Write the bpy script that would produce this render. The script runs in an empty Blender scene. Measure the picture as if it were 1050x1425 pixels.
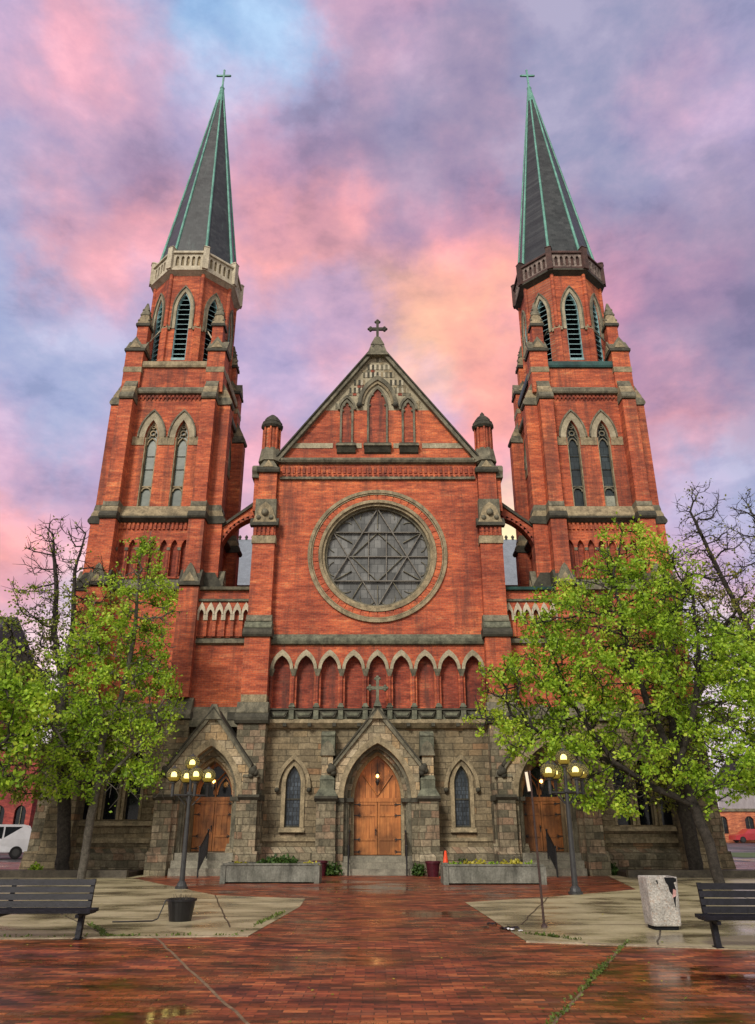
import bpy, math, random
import numpy as np
from mathutils import Matrix, Vector
R = math.radians
random.seed(7)
scene = bpy.context.scene
col = scene.collection

# ------------------------------------------------------------------ camera
F, CX, CY, EYE = 1060.0, 525.0, 712.5, 1.65          # focal length in photo pixels (1050 x 1425)
PITCH = math.atan((1150 - 712.5) / F)
cam = bpy.data.cameras.new('camera')
cam_o = bpy.data.objects.new('camera', cam); col.objects.link(cam_o)
cam_o.location = (0, 0, EYE); cam_o.rotation_euler = (math.pi / 2 + PITCH, 0, 0)
cam.sensor_fit = 'VERTICAL'; cam.sensor_height = 36.0; cam.lens = 36.0 * F / 1425.0
cam.clip_start = 0.1; cam.clip_end = 3000
scene.camera = cam_o

# ------------------------------------------------------------------ exposure
scene.view_settings.view_transform = 'Standard'
scene.view_settings.look = 'None'
scene.view_settings.gamma = 1.0
scene.view_settings.exposure = 0.0

# ------------------------------------------------------------------ node helpers
def N(nt, t, ins=None, **props):
    n = nt.nodes.new(t)
    for k, v in props.items(): setattr(n, k, v)
    if ins:
        for k, v in ins.items():
            s = n.inputs[k]
            if isinstance(v, bpy.types.NodeSocket): nt.links.new(v, s)
            else:
                if isinstance(v, (tuple, list)) and len(v) == 3 and s.type == 'RGBA': v = (*v, 1)
                s.default_value = v
    return n
def MATH(nt, op, a, b=0.0, clamp=False):
    return N(nt, 'ShaderNodeMath', {0: a, 1: b}, operation=op, use_clamp=clamp).outputs[0]
def MIX(nt, blend, fac, a, b):
    n = nt.nodes.new('ShaderNodeMix'); n.data_type = 'RGBA'; n.blend_type = blend
    for s, v in ((n.inputs[0], fac), (n.inputs[6], a), (n.inputs[7], b)):
        if isinstance(v, bpy.types.NodeSocket): nt.links.new(v, s)
        else: s.default_value = (*v, 1) if isinstance(v, (tuple, list)) and len(v) == 3 else v
    return n.outputs[2]
def RAMP(nt, fac, stops, interp='LINEAR'):
    n = nt.nodes.new('ShaderNodeValToRGB'); nt.links.new(fac, n.inputs[0])
    cr = n.color_ramp; cr.interpolation = interp
    while len(cr.elements) < len(stops): cr.elements.new(0.5)
    for e, (p, c) in zip(cr.elements, stops):
        e.position = p; e.color = (c, c, c, 1) if isinstance(c, (int, float)) else (*c, 1)
    return n.outputs[0]
def NOISE(nt, vec, scale, detail=4, rough=0.55, dist=0.0):
    return N(nt, 'ShaderNodeTexNoise', {'Vector': vec, 'Scale': scale, 'Detail': detail, 'Roughness': rough, 'Distortion': dist}).outputs[0]
def lin(c):
    return tuple(((x / 255) / 12.92 if x / 255 <= 0.04045 else ((x / 255 + 0.055) / 1.055) ** 2.4) for x in c)

# ------------------------------------------------------------------ world: sunset clouds
SUN_EL, SUN_AZ = 35.0, -158.0                        # high thin light behind the camera's left shoulder
world = bpy.data.worlds.new('World'); scene.world = world; world.use_nodes = True
wt = world.node_tree; wt.nodes.clear()
HUE = dict(B=(160,192,235), b=(172,178,217), L=(186,168,208), P=(210,168,198), K=(234,168,188), O=(254,168,162), Y=(255,196,164),
           G=(162,144,177), D=(145,130,166), S=(156,154,190), M=(200,143,176), W=(232,212,225), T=(255,240,190))
SKY = {   # cloud colours by pixel row, columns 0..1050 in eleven steps
 0: 'LKbBBPKSSSSS', 50: 'LKPBBPLGSSSS', 100: 'KKPbBGGGSSPL', 150: 'bPPLPGSGSSPL', 200: 'LLGLPDGGSSLL', 250: 'GGDGMGGGSSSG',
 288: 'bPMKKMGMGSGG', 320: 'LKOKOOMKGGGG', 350: 'bOKOOOKOMGGD', 390: 'bKPLLLYOMKMG', 430: 'bbLPLLOYOMDD', 470: 'bbbLLKYOKMDD',
 520: 'bbbLLPYOOGGS', 560: 'LbbLLbLOOMMG', 600: 'PbLLKLLOKKOG', 640: 'LbLPKPKKKPLS', 690: 'PPPPPPKKKPbb', 730: 'OPLPKKKTTPLb',
 770: 'OKPPWKKTTPPb', 815: 'KWPPWWWTTWPP', 870: 'KWWWWWWWWWWP', 940: 'WWWWWWWWWWWW', 1060: 'WWWWWWWWWWWW'}
cp = []
for yy, row in SKY.items():
    for k, h in enumerate(row):
        dx, dy = (k * 1050 / 11 - CX) / F, (CY - yy) / F
        d = Vector((dx, math.cos(PITCH) - dy * math.sin(PITCH), math.sin(PITCH) + dy * math.cos(PITCH))).normalized()
        cp.append((*d, *lin(HUE[h])))
cp = np.array(cp)
AZ0, AZ1, NAZ = -44.0, 44.0, 31
ELS = [0, 5, 9, 12.5] + [15 + 2.4 * i for i in range(18)] + [59, 65, 75]
tc = N(wt, 'ShaderNodeTexCoord').outputs['Generated']
sep = N(wt, 'ShaderNodeSeparateXYZ', {0: tc})
warp1 = N(wt, 'ShaderNodeTexNoise', {'Vector': tc, 'Scale': 9.0, 'Detail': 9, 'Roughness': 0.58, 'Distortion': 0.0})
wv = N(wt, 'ShaderNodeVectorMath', {0: warp1.outputs[1], 1: (0.5, 0.5, 0.5)}, operation='SUBTRACT').outputs[0]
wv = N(wt, 'ShaderNodeVectorMath', {0: wv, 'Scale': 0.19}, operation='SCALE').outputs[0]
dirw = N(wt, 'ShaderNodeVectorMath', {0: tc, 1: wv}, operation='ADD').outputs[0]
sw = N(wt, 'ShaderNodeSeparateXYZ', {0: dirw})
az = MATH(wt, 'ARCTAN2', sw.outputs[0], sw.outputs[1])
hor = MATH(wt, 'SQRT', MATH(wt, 'ADD', MATH(wt, 'MULTIPLY', sw.outputs[0], sw.outputs[0]), MATH(wt, 'MULTIPLY', sw.outputs[1], sw.outputs[1])))
el = MATH(wt, 'ARCTAN2', sw.outputs[2], hor)
azl = N(wt, 'ShaderNodeMapRange', {0: az, 1: R(AZ0), 2: 0.0, 3: 0.0, 4: 1.0}).outputs[0]
azr = N(wt, 'ShaderNodeMapRange', {0: az, 1: 0.0, 2: R(AZ1), 3: 0.0, 4: 1.0}).outputs[0]
isr = MATH(wt, 'GREATER_THAN', az, 0.0)
def sky_at(a, e):
    a, e = R(a), R(e)
    d = np.array([math.sin(a) * math.cos(e), math.cos(a) * math.cos(e), math.sin(e)])
    dist2 = ((cp[:, :3] - d) ** 2).sum(1)
    w = np.exp(-dist2 / (2 * 0.030 ** 2)) + 4e-7 / (dist2 + 0.01) ** 2
    return tuple(float(v) for v in (cp[:, 3:] * w[:, None]).sum(0) / w.sum())
prev = None
for i, e in enumerate(ELS):
    ra = RAMP(wt, azl, [(k / 30, sky_at(AZ0 * (1 - k / 30), e)) for k in range(31)])
    rb = RAMP(wt, azr, [(k / 30, sky_at(AZ1 * k / 30, e)) for k in range(31)])
    ro = MIX(wt, 'MIX', isr, ra, rb)
    if prev is None: prev = ro
    else:
        f = N(wt, 'ShaderNodeMapRange', {0: el, 1: R(ELS[i - 1]), 2: R(e), 3: 0.0, 4: 1.0}, interpolation_type='LINEAR').outputs[0]
        prev = MIX(wt, 'MIX', f, prev, ro)
puff = NOISE(wt, N(wt, 'ShaderNodeMapping', {'Vector': tc, 'Scale': (1, 1, 1.8)}).outputs[0], 8.0, 10, 0.6, 0.1)
puffc = RAMP(wt, puff, [(0.34, (0.68, 0.77, 0.80)), (0.43, (0.86, 0.92, 0.92)), (0.50, (0.97, 1.01, 0.96)), (0.55, (1.08, 1.07, 1.0)), (0.64, (1.28, 1.24, 1.1))])
skyc = MIX(wt, 'MULTIPLY', 1.0, prev, puffc)
# unseen brighter sky, added behind the camera to light the facade
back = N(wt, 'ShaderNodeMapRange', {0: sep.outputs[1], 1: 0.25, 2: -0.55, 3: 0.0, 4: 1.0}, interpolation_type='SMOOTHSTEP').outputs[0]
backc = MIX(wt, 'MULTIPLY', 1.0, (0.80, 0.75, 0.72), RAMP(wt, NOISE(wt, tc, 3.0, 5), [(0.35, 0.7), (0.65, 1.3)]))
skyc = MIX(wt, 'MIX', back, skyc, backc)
nish = N(wt, 'ShaderNodeTexSky', sky_type='NISHITA', sun_disc=False, sun_elevation=R(SUN_EL), sun_rotation=R(SUN_AZ))
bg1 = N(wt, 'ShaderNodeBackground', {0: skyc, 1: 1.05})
bg2 = N(wt, 'ShaderNodeBackground', {0: nish.outputs[0], 1: 0.004})
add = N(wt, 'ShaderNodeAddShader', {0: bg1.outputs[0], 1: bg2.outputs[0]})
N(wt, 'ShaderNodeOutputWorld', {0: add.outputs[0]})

sun = bpy.data.lights.new('sun', 'SUN'); sun.energy = 2.85; sun.angle = R(13); sun.color = (1.0, 0.93, 0.84)
sun_o = bpy.data.objects.new('sun', sun); col.objects.link(sun_o)
sd = Vector((math.sin(R(SUN_AZ)) * math.cos(R(SUN_EL)), math.cos(R(SUN_AZ)) * math.cos(R(SUN_EL)), math.sin(R(SUN_EL))))
sun_o.rotation_euler = sd.to_track_quat('Z', 'Y').to_euler()
sun_o.location = (0, 0, 60)

# ------------------------------------------------------------------ materials
def newmat(name):
    m = bpy.data.materials.new(name); m.use_nodes = True
    nt = m.node_tree; nt.nodes.clear()
    p = N(nt, 'ShaderNodeBsdfPrincipled'); N(nt, 'ShaderNodeOutputMaterial', {0: p.outputs[0]})
    return m, nt, p
def setp(nt, p, **k):
    for n, v in k.items():
        s = p.inputs[{'color': 'Base Color', 'rough': 'Roughness', 'metal': 'Metallic', 'normal': 'Normal', 'spec': 'Specular IOR Level', 'emc': 'Emission Color', 'ems': 'Emission Strength', 'coat': 'Coat Weight', 'coatr': 'Coat Roughness', 'trans': 'Transmission Weight', 'alpha': 'Alpha'}[n]]
        if isinstance(v, bpy.types.NodeSocket): nt.links.new(v, s)
        else: s.default_value = (*v, 1) if isinstance(v, tuple) and len(v) == 3 else v
def BUMP(nt, h, strength=0.5, dist=0.02):
    return N(nt, 'ShaderNodeBump', {'Height': h, 'Strength': strength, 'Distance': dist}).outputs[0]
def wallvec(nt, sx=1.0):
    o = N(nt, 'ShaderNodeTexCoord').outputs['Object']
    s = N(nt, 'ShaderNodeSeparateXYZ', {0: o})
    u = MATH(nt, 'ADD', s.outputs[0], s.outputs[1])
    return o, s, N(nt, 'ShaderNodeCombineXYZ', {0: u, 1: s.outputs[2]}).outputs[0]
def stretched(nt, o, sc):
    return N(nt, 'ShaderNodeMapping', {'Vector': o, 'Scale': sc}).outputs[0]

def brick_mat(name, c1, c2, mortar, bw=0.23, rh=0.078, soot=0.5, tintc=(1.22, 1.25, 1.15), bump=0.4):
    m, nt, p = newmat(name)
    o, s, v = wallvec(nt)
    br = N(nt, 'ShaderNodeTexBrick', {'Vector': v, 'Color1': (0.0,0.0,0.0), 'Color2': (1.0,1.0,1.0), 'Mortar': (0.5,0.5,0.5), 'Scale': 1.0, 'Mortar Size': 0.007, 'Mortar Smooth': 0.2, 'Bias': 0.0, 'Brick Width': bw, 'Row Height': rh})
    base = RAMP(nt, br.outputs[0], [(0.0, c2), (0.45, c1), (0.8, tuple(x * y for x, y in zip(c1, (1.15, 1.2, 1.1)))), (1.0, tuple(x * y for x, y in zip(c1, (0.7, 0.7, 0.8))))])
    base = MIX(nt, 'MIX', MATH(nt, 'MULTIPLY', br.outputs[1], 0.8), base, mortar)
    # courses fade and repointed patches
    st = NOISE(nt, stretched(nt, o, (0.55, 0.55, 3.2)), 1.6, 6, 0.65)
    base = MIX(nt, 'MULTIPLY', 1.0, base, RAMP(nt, st, [(0.34, (0.66, 0.62, 0.66)), (0.48, (0.97, 0.97, 0.97)), (0.58, tintc), (0.7, (1.35, 2.0, 1.9))]))
    big = NOISE(nt, o, 0.32, 5, 0.6)
    base = MIX(nt, 'MULTIPLY', 1.0, base, RAMP(nt, big, [(0.36, (0.62, 0.6, 0.66)), (0.5, (0.97, 0.97, 0.97)), (0.62, (1.15, 1.25, 1.12))]))
    drip = NOISE(nt, stretched(nt, o, (1.6, 1.6, 0.16)), 1.0, 6, 0.7)
    base = MIX(nt, 'MIX', MATH(nt, 'MULTIPLY', RAMP(nt, drip, [(0.5, 0.0), (0.62, 1.0)]), soot), base, (0.06, 0.035, 0.03))
    fine = NOISE(nt, o, 14.0, 3)
    base = MIX(nt, 'MULTIPLY', 0.5, base, RAMP(nt, fine, [(0.3, 0.6), (0.7, 1.35)]))
    setp(nt, p, color=base, rough=0.82, spec=0.3, normal=BUMP(nt, MATH(nt, 'ADD', MATH(nt, 'MULTIPLY', br.outputs[1], -1.0), MATH(nt, 'MULTIPLY', fine, 0.6)), bump, 0.012))
    return m

def ashlar_mat(name, stops, bw=0.78, rh=0.24, bump=0.9, joint=(0.085, 0.068, 0.045), grime=0.6):
    m, nt, p = newmat(name)
    o, s, v = wallvec(nt)
    wob = N(nt, 'ShaderNodeTexNoise', {'Vector': v, 'Scale': 0.9, 'Detail': 2})
    v2 = N(nt, 'ShaderNodeVectorMath', {0: v, 1: N(nt, 'ShaderNodeVectorMath', {0: wob.outputs[1], 'Scale': 0.10}, operation='SCALE').outputs[0]}, operation='ADD').outputs[0]
    br = N(nt, 'ShaderNodeTexBrick', {'Vector': v2, 'Color1': (0.0,0.0,0.0), 'Color2': (1.0,1.0,1.0), 'Mortar': (0.5,0.5,0.5), 'Scale': 1.0, 'Mortar Size': 0.012, 'Mortar Smooth': 0.6, 'Brick Width': bw, 'Row Height': rh}, offset=0.43, squash=0.72, squash_frequency=3)
    base = RAMP(nt, br.outputs[0], stops)
    n1 = NOISE(nt, o, 2.3, 6, 0.65)
    base = MIX(nt, 'MULTIPLY', 1.0, base, RAMP(nt, n1, [(0.28, 0.6), (0.5, 1.0), (0.75, 1.3)]))
    n2 = NOISE(nt, o, 11.0, 5, 0.7)
    base = MIX(nt, 'MULTIPLY', 1.0, base, RAMP(nt, n2, [(0.3, 0.6), (0.7, 1.35)]))
    base = MIX(nt, 'MIX', MATH(nt, 'MULTIPLY', br.outputs[1], 0.75), base, joint)
    drip = NOISE(nt, stretched(nt, o, (1.4, 1.4, 0.35)), 0.9, 6, 0.7)
    base = MIX(nt, 'MIX', MATH(nt, 'MULTIPLY', RAMP(nt, drip, [(0.5, 0.0), (0.7, 1.0)]), grime), base, (0.035, 0.035, 0.025))
    h = MATH(nt, 'ADD', MATH(nt, 'MULTIPLY', br.outputs[1], -1.2), MATH(nt, 'MULTIPLY', n2, 0.9))
    h = MATH(nt, 'ADD', h, MATH(nt, 'MULTIPLY', br.outputs[0], 0.25))
    setp(nt, p, color=base, rough=0.85, spec=0.3, normal=BUMP(nt, h, bump, 0.04))
    return m

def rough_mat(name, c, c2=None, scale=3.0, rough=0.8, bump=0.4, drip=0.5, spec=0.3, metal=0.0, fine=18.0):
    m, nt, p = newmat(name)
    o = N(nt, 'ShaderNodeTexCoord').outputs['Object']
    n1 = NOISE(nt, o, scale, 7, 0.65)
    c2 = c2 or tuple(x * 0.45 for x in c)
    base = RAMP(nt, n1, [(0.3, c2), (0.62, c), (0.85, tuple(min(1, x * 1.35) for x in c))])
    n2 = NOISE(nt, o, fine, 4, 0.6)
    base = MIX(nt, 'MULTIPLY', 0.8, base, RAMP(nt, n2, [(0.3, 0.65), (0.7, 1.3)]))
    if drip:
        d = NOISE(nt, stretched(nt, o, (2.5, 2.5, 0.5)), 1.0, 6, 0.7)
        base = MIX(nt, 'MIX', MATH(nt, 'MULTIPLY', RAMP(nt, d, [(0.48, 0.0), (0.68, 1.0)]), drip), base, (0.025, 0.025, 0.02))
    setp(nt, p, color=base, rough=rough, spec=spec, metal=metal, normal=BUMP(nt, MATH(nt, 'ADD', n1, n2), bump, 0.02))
    return m

M = {}
M['brick'] = brick_mat('church_brick', (0.455, 0.092, 0.040), (0.34, 0.066, 0.033), (0.34, 0.16, 0.10))
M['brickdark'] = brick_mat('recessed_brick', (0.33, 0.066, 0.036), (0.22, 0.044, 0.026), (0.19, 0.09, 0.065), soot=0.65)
M['ashlar'] = ashlar_mat('rough_ashlar', [(0.0, (0.16, 0.128, 0.078)), (0.3, (0.20, 0.16, 0.096)), (0.6, (0.26, 0.208, 0.125)), (0.85, (0.235, 0.178, 0.10)), (0.95, (0.28, 0.165, 0.085)), (1.0, (0.32, 0.26, 0.165))])
M['ashlarlight'] = ashlar_mat('dressed_ashlar', [(0.0, (0.26, 0.22, 0.14)), (0.5, (0.38, 0.31, 0.2)), (0.85, (0.42, 0.29, 0.15)), (1.0, (0.48, 0.4, 0.27))], bw=0.45, rh=0.3, grime=0.25)
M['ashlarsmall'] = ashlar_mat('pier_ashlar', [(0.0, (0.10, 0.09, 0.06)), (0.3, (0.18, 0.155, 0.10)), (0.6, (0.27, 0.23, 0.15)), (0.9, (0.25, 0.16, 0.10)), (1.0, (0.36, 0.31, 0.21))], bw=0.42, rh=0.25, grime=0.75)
M['trim'] = rough_mat('weathered_trim', (0.21, 0.19, 0.13), (0.065, 0.062, 0.043), 3.0, drip=0.6)
M['trimtan'] = rough_mat('tan_dressing', (0.36, 0.29, 0.175), (0.15, 0.12, 0.07), 3.5, drip=0.55)
M['trimpale'] = rough_mat('pale_gable_stone', (0.42, 0.37, 0.25), (0.2, 0.17, 0.11), 1.6, drip=0.3)
M['gablepale'] = rough_mat('pale_gable_block', (0.50, 0.46, 0.34), (0.33, 0.29, 0.2), 2.0, drip=0.2)
M['paleboard'] = rough_mat('pale_board', (0.34, 0.35, 0.28), (0.22, 0.23, 0.18), 2.0, drip=0.2)
M['cream'] = rough_mat('cream_parapet', (0.55, 0.49, 0.36), (0.36, 0.31, 0.22), 2.0, drip=0.35)
M['brownpar'] = rough_mat('brown_parapet', (0.10, 0.052, 0.042), (0.04, 0.026, 0.024), 2.5, drip=0.3)
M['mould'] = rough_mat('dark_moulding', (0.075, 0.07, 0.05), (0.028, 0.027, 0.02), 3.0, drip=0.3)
M['greenstone'] = rough_mat('mossy_stone', (0.17, 0.175, 0.12), (0.055, 0.06, 0.042), 3.5, drip=0.65)
M['rosebar'] = rough_mat('grey_tracery', (0.20, 0.185, 0.155), (0.11, 0.10, 0.085), 4.0, drip=0.2)
M['patina'] = rough_mat('copper_patina', (0.16, 0.40, 0.31), (0.07, 0.2, 0.16), 2.0, rough=0.5, bump=0.1, drip=0.2)
M['patinadark'] = rough_mat('dark_patina', (0.035, 0.10, 0.09), (0.015, 0.04, 0.04), 2.0, rough=0.5, bump=0.1, drip=0.3)
M['iron'] = rough_mat('black_iron', (0.012, 0.012, 0.013), (0.006, 0.006, 0.006), 6.0, rough=0.42, bump=0.1, drip=0, spec=0.5)
M['lamppost'] = rough_mat('grey_painted_post', (0.036, 0.037, 0.036), (0.02, 0.021, 0.02), 6.0, rough=0.45, bump=0.1, drip=0, spec=0.5)
M['white'] = rough_mat('white_painted', (0.72, 0.72, 0.70), (0.5, 0.5, 0.48), 2.0, rough=0.6, bump=0.1, drip=0.1)
M['hole'] = rough_mat('dark_void', (0.006, 0.007, 0.009), (0.004, 0.004, 0.005), 2.0, rough=0.9, bump=0, drip=0)
M['bark'] = rough_mat('bark', (0.05, 0.042, 0.034), (0.014, 0.012, 0.010), 9.0, rough=0.9, bump=0.8, drip=0.2, fine=30)
M['barkgrey'] = rough_mat('grey_bark', (0.14, 0.125, 0.10), (0.05, 0.045, 0.036), 8.0, rough=0.85, bump=0.6, drip=0.15, fine=28)

def slate_mat():
    m, nt, p = newmat('spire_slate')
    o, s, v = wallvec(nt)
    br = N(nt, 'ShaderNodeTexBrick', {'Vector': v, 'Color1': (0.0,0.0,0.0), 'Color2': (1.0,1.0,1.0), 'Mortar': (0.2,0.2,0.2), 'Scale': 1.0, 'Mortar Size': 0.01, 'Brick Width': 0.28, 'Row Height': 0.2})
    base = RAMP(nt, br.outputs[0], [(0.0, (0.016, 0.02, 0.021)), (0.5, (0.025, 0.03, 0.031)), (1.0, (0.04, 0.045, 0.045))])
    n1 = NOISE(nt, o, 0.8, 6, 0.65)
    base = MIX(nt, 'MULTIPLY', 1.0, base, RAMP(nt, n1, [(0.3, 0.65), (0.7, 1.5)]))
    d = NOISE(nt, stretched(nt, o, (3, 3, 0.3)), 1.0, 5, 0.7)
    base = MIX(nt, 'MIX', RAMP(nt, d, [(0.6, 0.0), (0.8, 0.45)]), base, (0.13, 0.19, 0.17))
    setp(nt, p, color=base, rough=RAMP(nt, n1, [(0.3, 0.34), (0.7, 0.5)]), spec=0.36, normal=BUMP(nt, MATH(nt, 'ADD', br.outputs[0], MATH(nt, 'MULTIPLY', br.outputs[1], -1.5)), 0.2, 0.012))
    return m
M['slate'] = slate_mat()

def glass_mat(name, c, c2, rough=0.18, scale=2.0, lead=0.0):
    m, nt, p = newmat(name)
    o, s, v = wallvec(nt)
    n1 = NOISE(nt, o, scale, 4, 0.6)
    base = RAMP(nt, n1, [(0.3, c2), (0.7, c)])
    nrm = NOISE(nt, o, 1.7, 2)
    if lead:
        br = N(nt, 'ShaderNodeTexBrick', {'Vector': v, 'Color1': (0.3,0.3,0.3), 'Color2': (1.0,1.0,1.0), 'Mortar': (0.05,0.05,0.05), 'Scale': 1.0, 'Mortar Size': 0.012, 'Brick Width': lead, 'Row Height': lead * 1.3})
        base = MIX(nt, 'MULTIPLY', 0.75, base, br.outputs[0])
    setp(nt, p, color=base, rough=rough, spec=0.35, normal=BUMP(nt, nrm, 0.15, 0.05))
    return m
M['roseglass'] = glass_mat('rose_glazing', (0.22, 0.22, 0.205), (0.10, 0.105, 0.10), 0.35, 1.4, 0.3)
M['paleglass'] = glass_mat('pale_green_glass', (0.12, 0.145, 0.105), (0.05, 0.07, 0.058), 0.35, 0.9)
M['darkglass'] = glass_mat('dark_blue_glass', (0.055, 0.075, 0.08), (0.018, 0.026, 0.03), 0.15, 1.2, 0.3)
M['leadglass'] = glass_mat('leaded_glass', (0.10, 0.125, 0.15), (0.03, 0.04, 0.05), 0.22, 2.4, 0.12)
M['blackglass'] = glass_mat('black_glass', (0.012, 0.014, 0.018), (0.005, 0.006, 0.008), 0.1, 2.0)

def wood_mat(name='oak_door', k=1.0):
    m, nt, p = newmat(name)
    o = N(nt, 'ShaderNodeTexCoord').outputs['Object']
    n1 = NOISE(nt, stretched(nt, o, (14, 14, 0.9)), 1.0, 6, 0.6, 0.6)
    n2 = NOISE(nt, o, 1.3, 4)
    base = RAMP(nt, n1, [(0.25, (0.20*k, 0.062*k, 0.016*k)), (0.5, (0.40*k, 0.145*k, 0.038*k)), (0.8, (0.52*k, 0.22*k, 0.065*k))])
    base = MIX(nt, 'MULTIPLY', 1.0, base, RAMP(nt, n2, [(0.38, 0.5), (0.6, 1.15)]))
    setp(nt, p, color=base, rough=0.42, spec=0.4, normal=BUMP(nt, n1, 0.2, 0.005))
    return m
M['wood'] = wood_mat()
M['wooddark'] = wood_mat('worn_oak_door', 0.6)
def emit_mat(name, c, s):
    m, nt, p = newmat(name); setp(nt, p, color=(0.6, 0.5, 0.3), emc=c, ems=s, rough=0.4); return m
M['lamp'] = emit_mat('lit_bulb', (1.0, 0.84, 0.32), 12.0)
M['lantern'] = emit_mat('lit_lantern', (1.0, 0.42, 0.09), 9.0)
M['tubelight'] = emit_mat('lit_sign', (1.0, 0.93, 0.88), 1.2)
M['polebrown'] = rough_mat('rusty_pole', (0.06, 0.035, 0.028), (0.03, 0.018, 0.015), 7, rough=0.5, drip=0)
M['signface'] = emit_mat('white_sign_face', (1.0, 0.9, 0.86), 0.35)
M['transept'] = rough_mat('grey_roof_slate', (0.22, 0.25, 0.28), (0.16, 0.18, 0.2), 1.5, rough=0.5, drip=0.1)
M['step'] = rough_mat('step_stone', (0.27, 0.25, 0.19), (0.13, 0.12, 0.09), 2.0, rough=0.55, drip=0.3)
M['louvre'] = rough_mat('teal_louvre', (0.26, 0.42, 0.42), (0.13, 0.24, 0.25), 3.0, rough=0.55, bump=0.1, drip=0.2)
M['brownpar2'] = rough_mat('stained_parapet', (0.30, 0.24, 0.2), (0.06, 0.035, 0.03), 5.0, drip=0.2)
def globe_mat():
    m = bpy.data.materials.new('smoked_globe'); m.use_nodes = True; nt = m.node_tree; nt.nodes.clear()
    lw = N(nt, 'ShaderNodeLayerWeight', {0: 0.35})
    tr = N(nt, 'ShaderNodeBsdfTransparent', {0: (0.50, 0.48, 0.36)})
    tl = N(nt, 'ShaderNodeBsdfTranslucent', {0: (0.16, 0.15, 0.09)})
    gl = N(nt, 'ShaderNodeBsdfPrincipled', {'Base Color': (0.09, 0.085, 0.06), 'Roughness': 0.15})
    a = N(nt, 'ShaderNodeMixShader', {0: 0.35, 1: tr.outputs[0], 2: tl.outputs[0]})
    f = MATH(nt, 'ADD', MATH(nt, 'MULTIPLY', lw.outputs[1], 0.75), 0.22, True)
    b = N(nt, 'ShaderNodeMixShader', {0: f, 1: a.outputs[0], 2: gl.outputs[0]})
    N(nt, 'ShaderNodeOutputMaterial', {0: b.outputs[0]}); return m
M['globe'] = globe_mat()
M['globehot'] = emit_mat('glowing_diffuser', (1.0, 0.68, 0.07), 0.8)

def leaf_mat(name, stops, trans=0.45):
    m = bpy.data.materials.new(name); m.use_nodes = True; nt = m.node_tree; nt.nodes.clear()
    g = N(nt, 'ShaderNodeNewGeometry'); o = N(nt, 'ShaderNodeTexCoord').outputs['Object']
    big = NOISE(nt, o, 0.55, 4, 0.6)
    f = MATH(nt, 'ADD', MATH(nt, 'MULTIPLY', g.outputs['Random Per Island'], 0.5), MATH(nt, 'MULTIPLY', RAMP(nt, big, [(0.3, 0.0), (0.7, 1.0)]), 0.5))
    c = RAMP(nt, f, stops)
    p = N(nt, 'ShaderNodeBsdfPrincipled', {'Base Color': c, 'Roughness': 0.5, 'Specular IOR Level': 0.35})
    t = N(nt, 'ShaderNodeBsdfTranslucent', {0: c})
    mx = N(nt, 'ShaderNodeMixShader', {0: trans, 1: p.outputs[0], 2: t.outputs[0]})
    N(nt, 'ShaderNodeOutputMaterial', {0: mx.outputs[0]}); return m
M['leaf'] = leaf_mat('spring_leaves', [(0.0, (0.05, 0.075, 0.012)), (0.35, (0.14, 0.20, 0.022)), (0.6, (0.26, 0.34, 0.035)), (0.8, (0.38, 0.42, 0.06)), (1.0, (0.48, 0.32, 0.08))])
M['leafbright'] = leaf_mat('bright_leaves', [(0.0, (0.07, 0.13, 0.012)), (0.3, (0.21, 0.37, 0.025)), (0.6, (0.42, 0.62, 0.05)), (0.88, (0.66, 0.76, 0.09)), (1.0, (0.62, 0.38, 0.09))])
M['leafolive'] = leaf_mat('olive_leaves', [(0.0, (0.06, 0.07, 0.015)), (0.4, (0.18, 0.21, 0.035)), (0.7, (0.32, 0.34, 0.06)), (1.0, (0.42, 0.24, 0.08))])
M['leafdark'] = leaf_mat('dark_leaves', [(0.0, (0.015, 0.04, 0.008)), (0.5, (0.04, 0.09, 0.015)), (1.0, (0.1, 0.16, 0.03))], 0.25)
M['moss'] = leaf_mat('joint_grass', [(0.0, (0.04, 0.06, 0.012)), (0.5, (0.10, 0.15, 0.025)), (1.0, (0.2, 0.24, 0.05))], 0.2)
M['yellow'] = leaf_mat('yellow_flowers', [(0.0, (0.2, 0.22, 0.02)), (0.5, (0.45, 0.4, 0.04)), (1.0, (0.6, 0.5, 0.08))], 0.25)

# ------------------------------------------------------------------ mesh builder
def arch_pts(cx, w, zs, h, n=9):
    c = (h * h - w * w) / (2 * w); r = w + c
    out = []
    a1 = math.atan2(h, c) if c != 0 else math.pi / 2      # angle of apex seen from right arc's centre (-c)
    for i in range(n + 1):
        a = a1 * (1 - i / n)
        out.append((cx - c + r * math.cos(a), zs + r * math.sin(a)))   # apex -> right spring
    right = out
    left = [(2 * cx - x, z) for x, z in reversed(right)]
    return left[:-1] + right                                # left spring -> apex -> right spring

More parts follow.
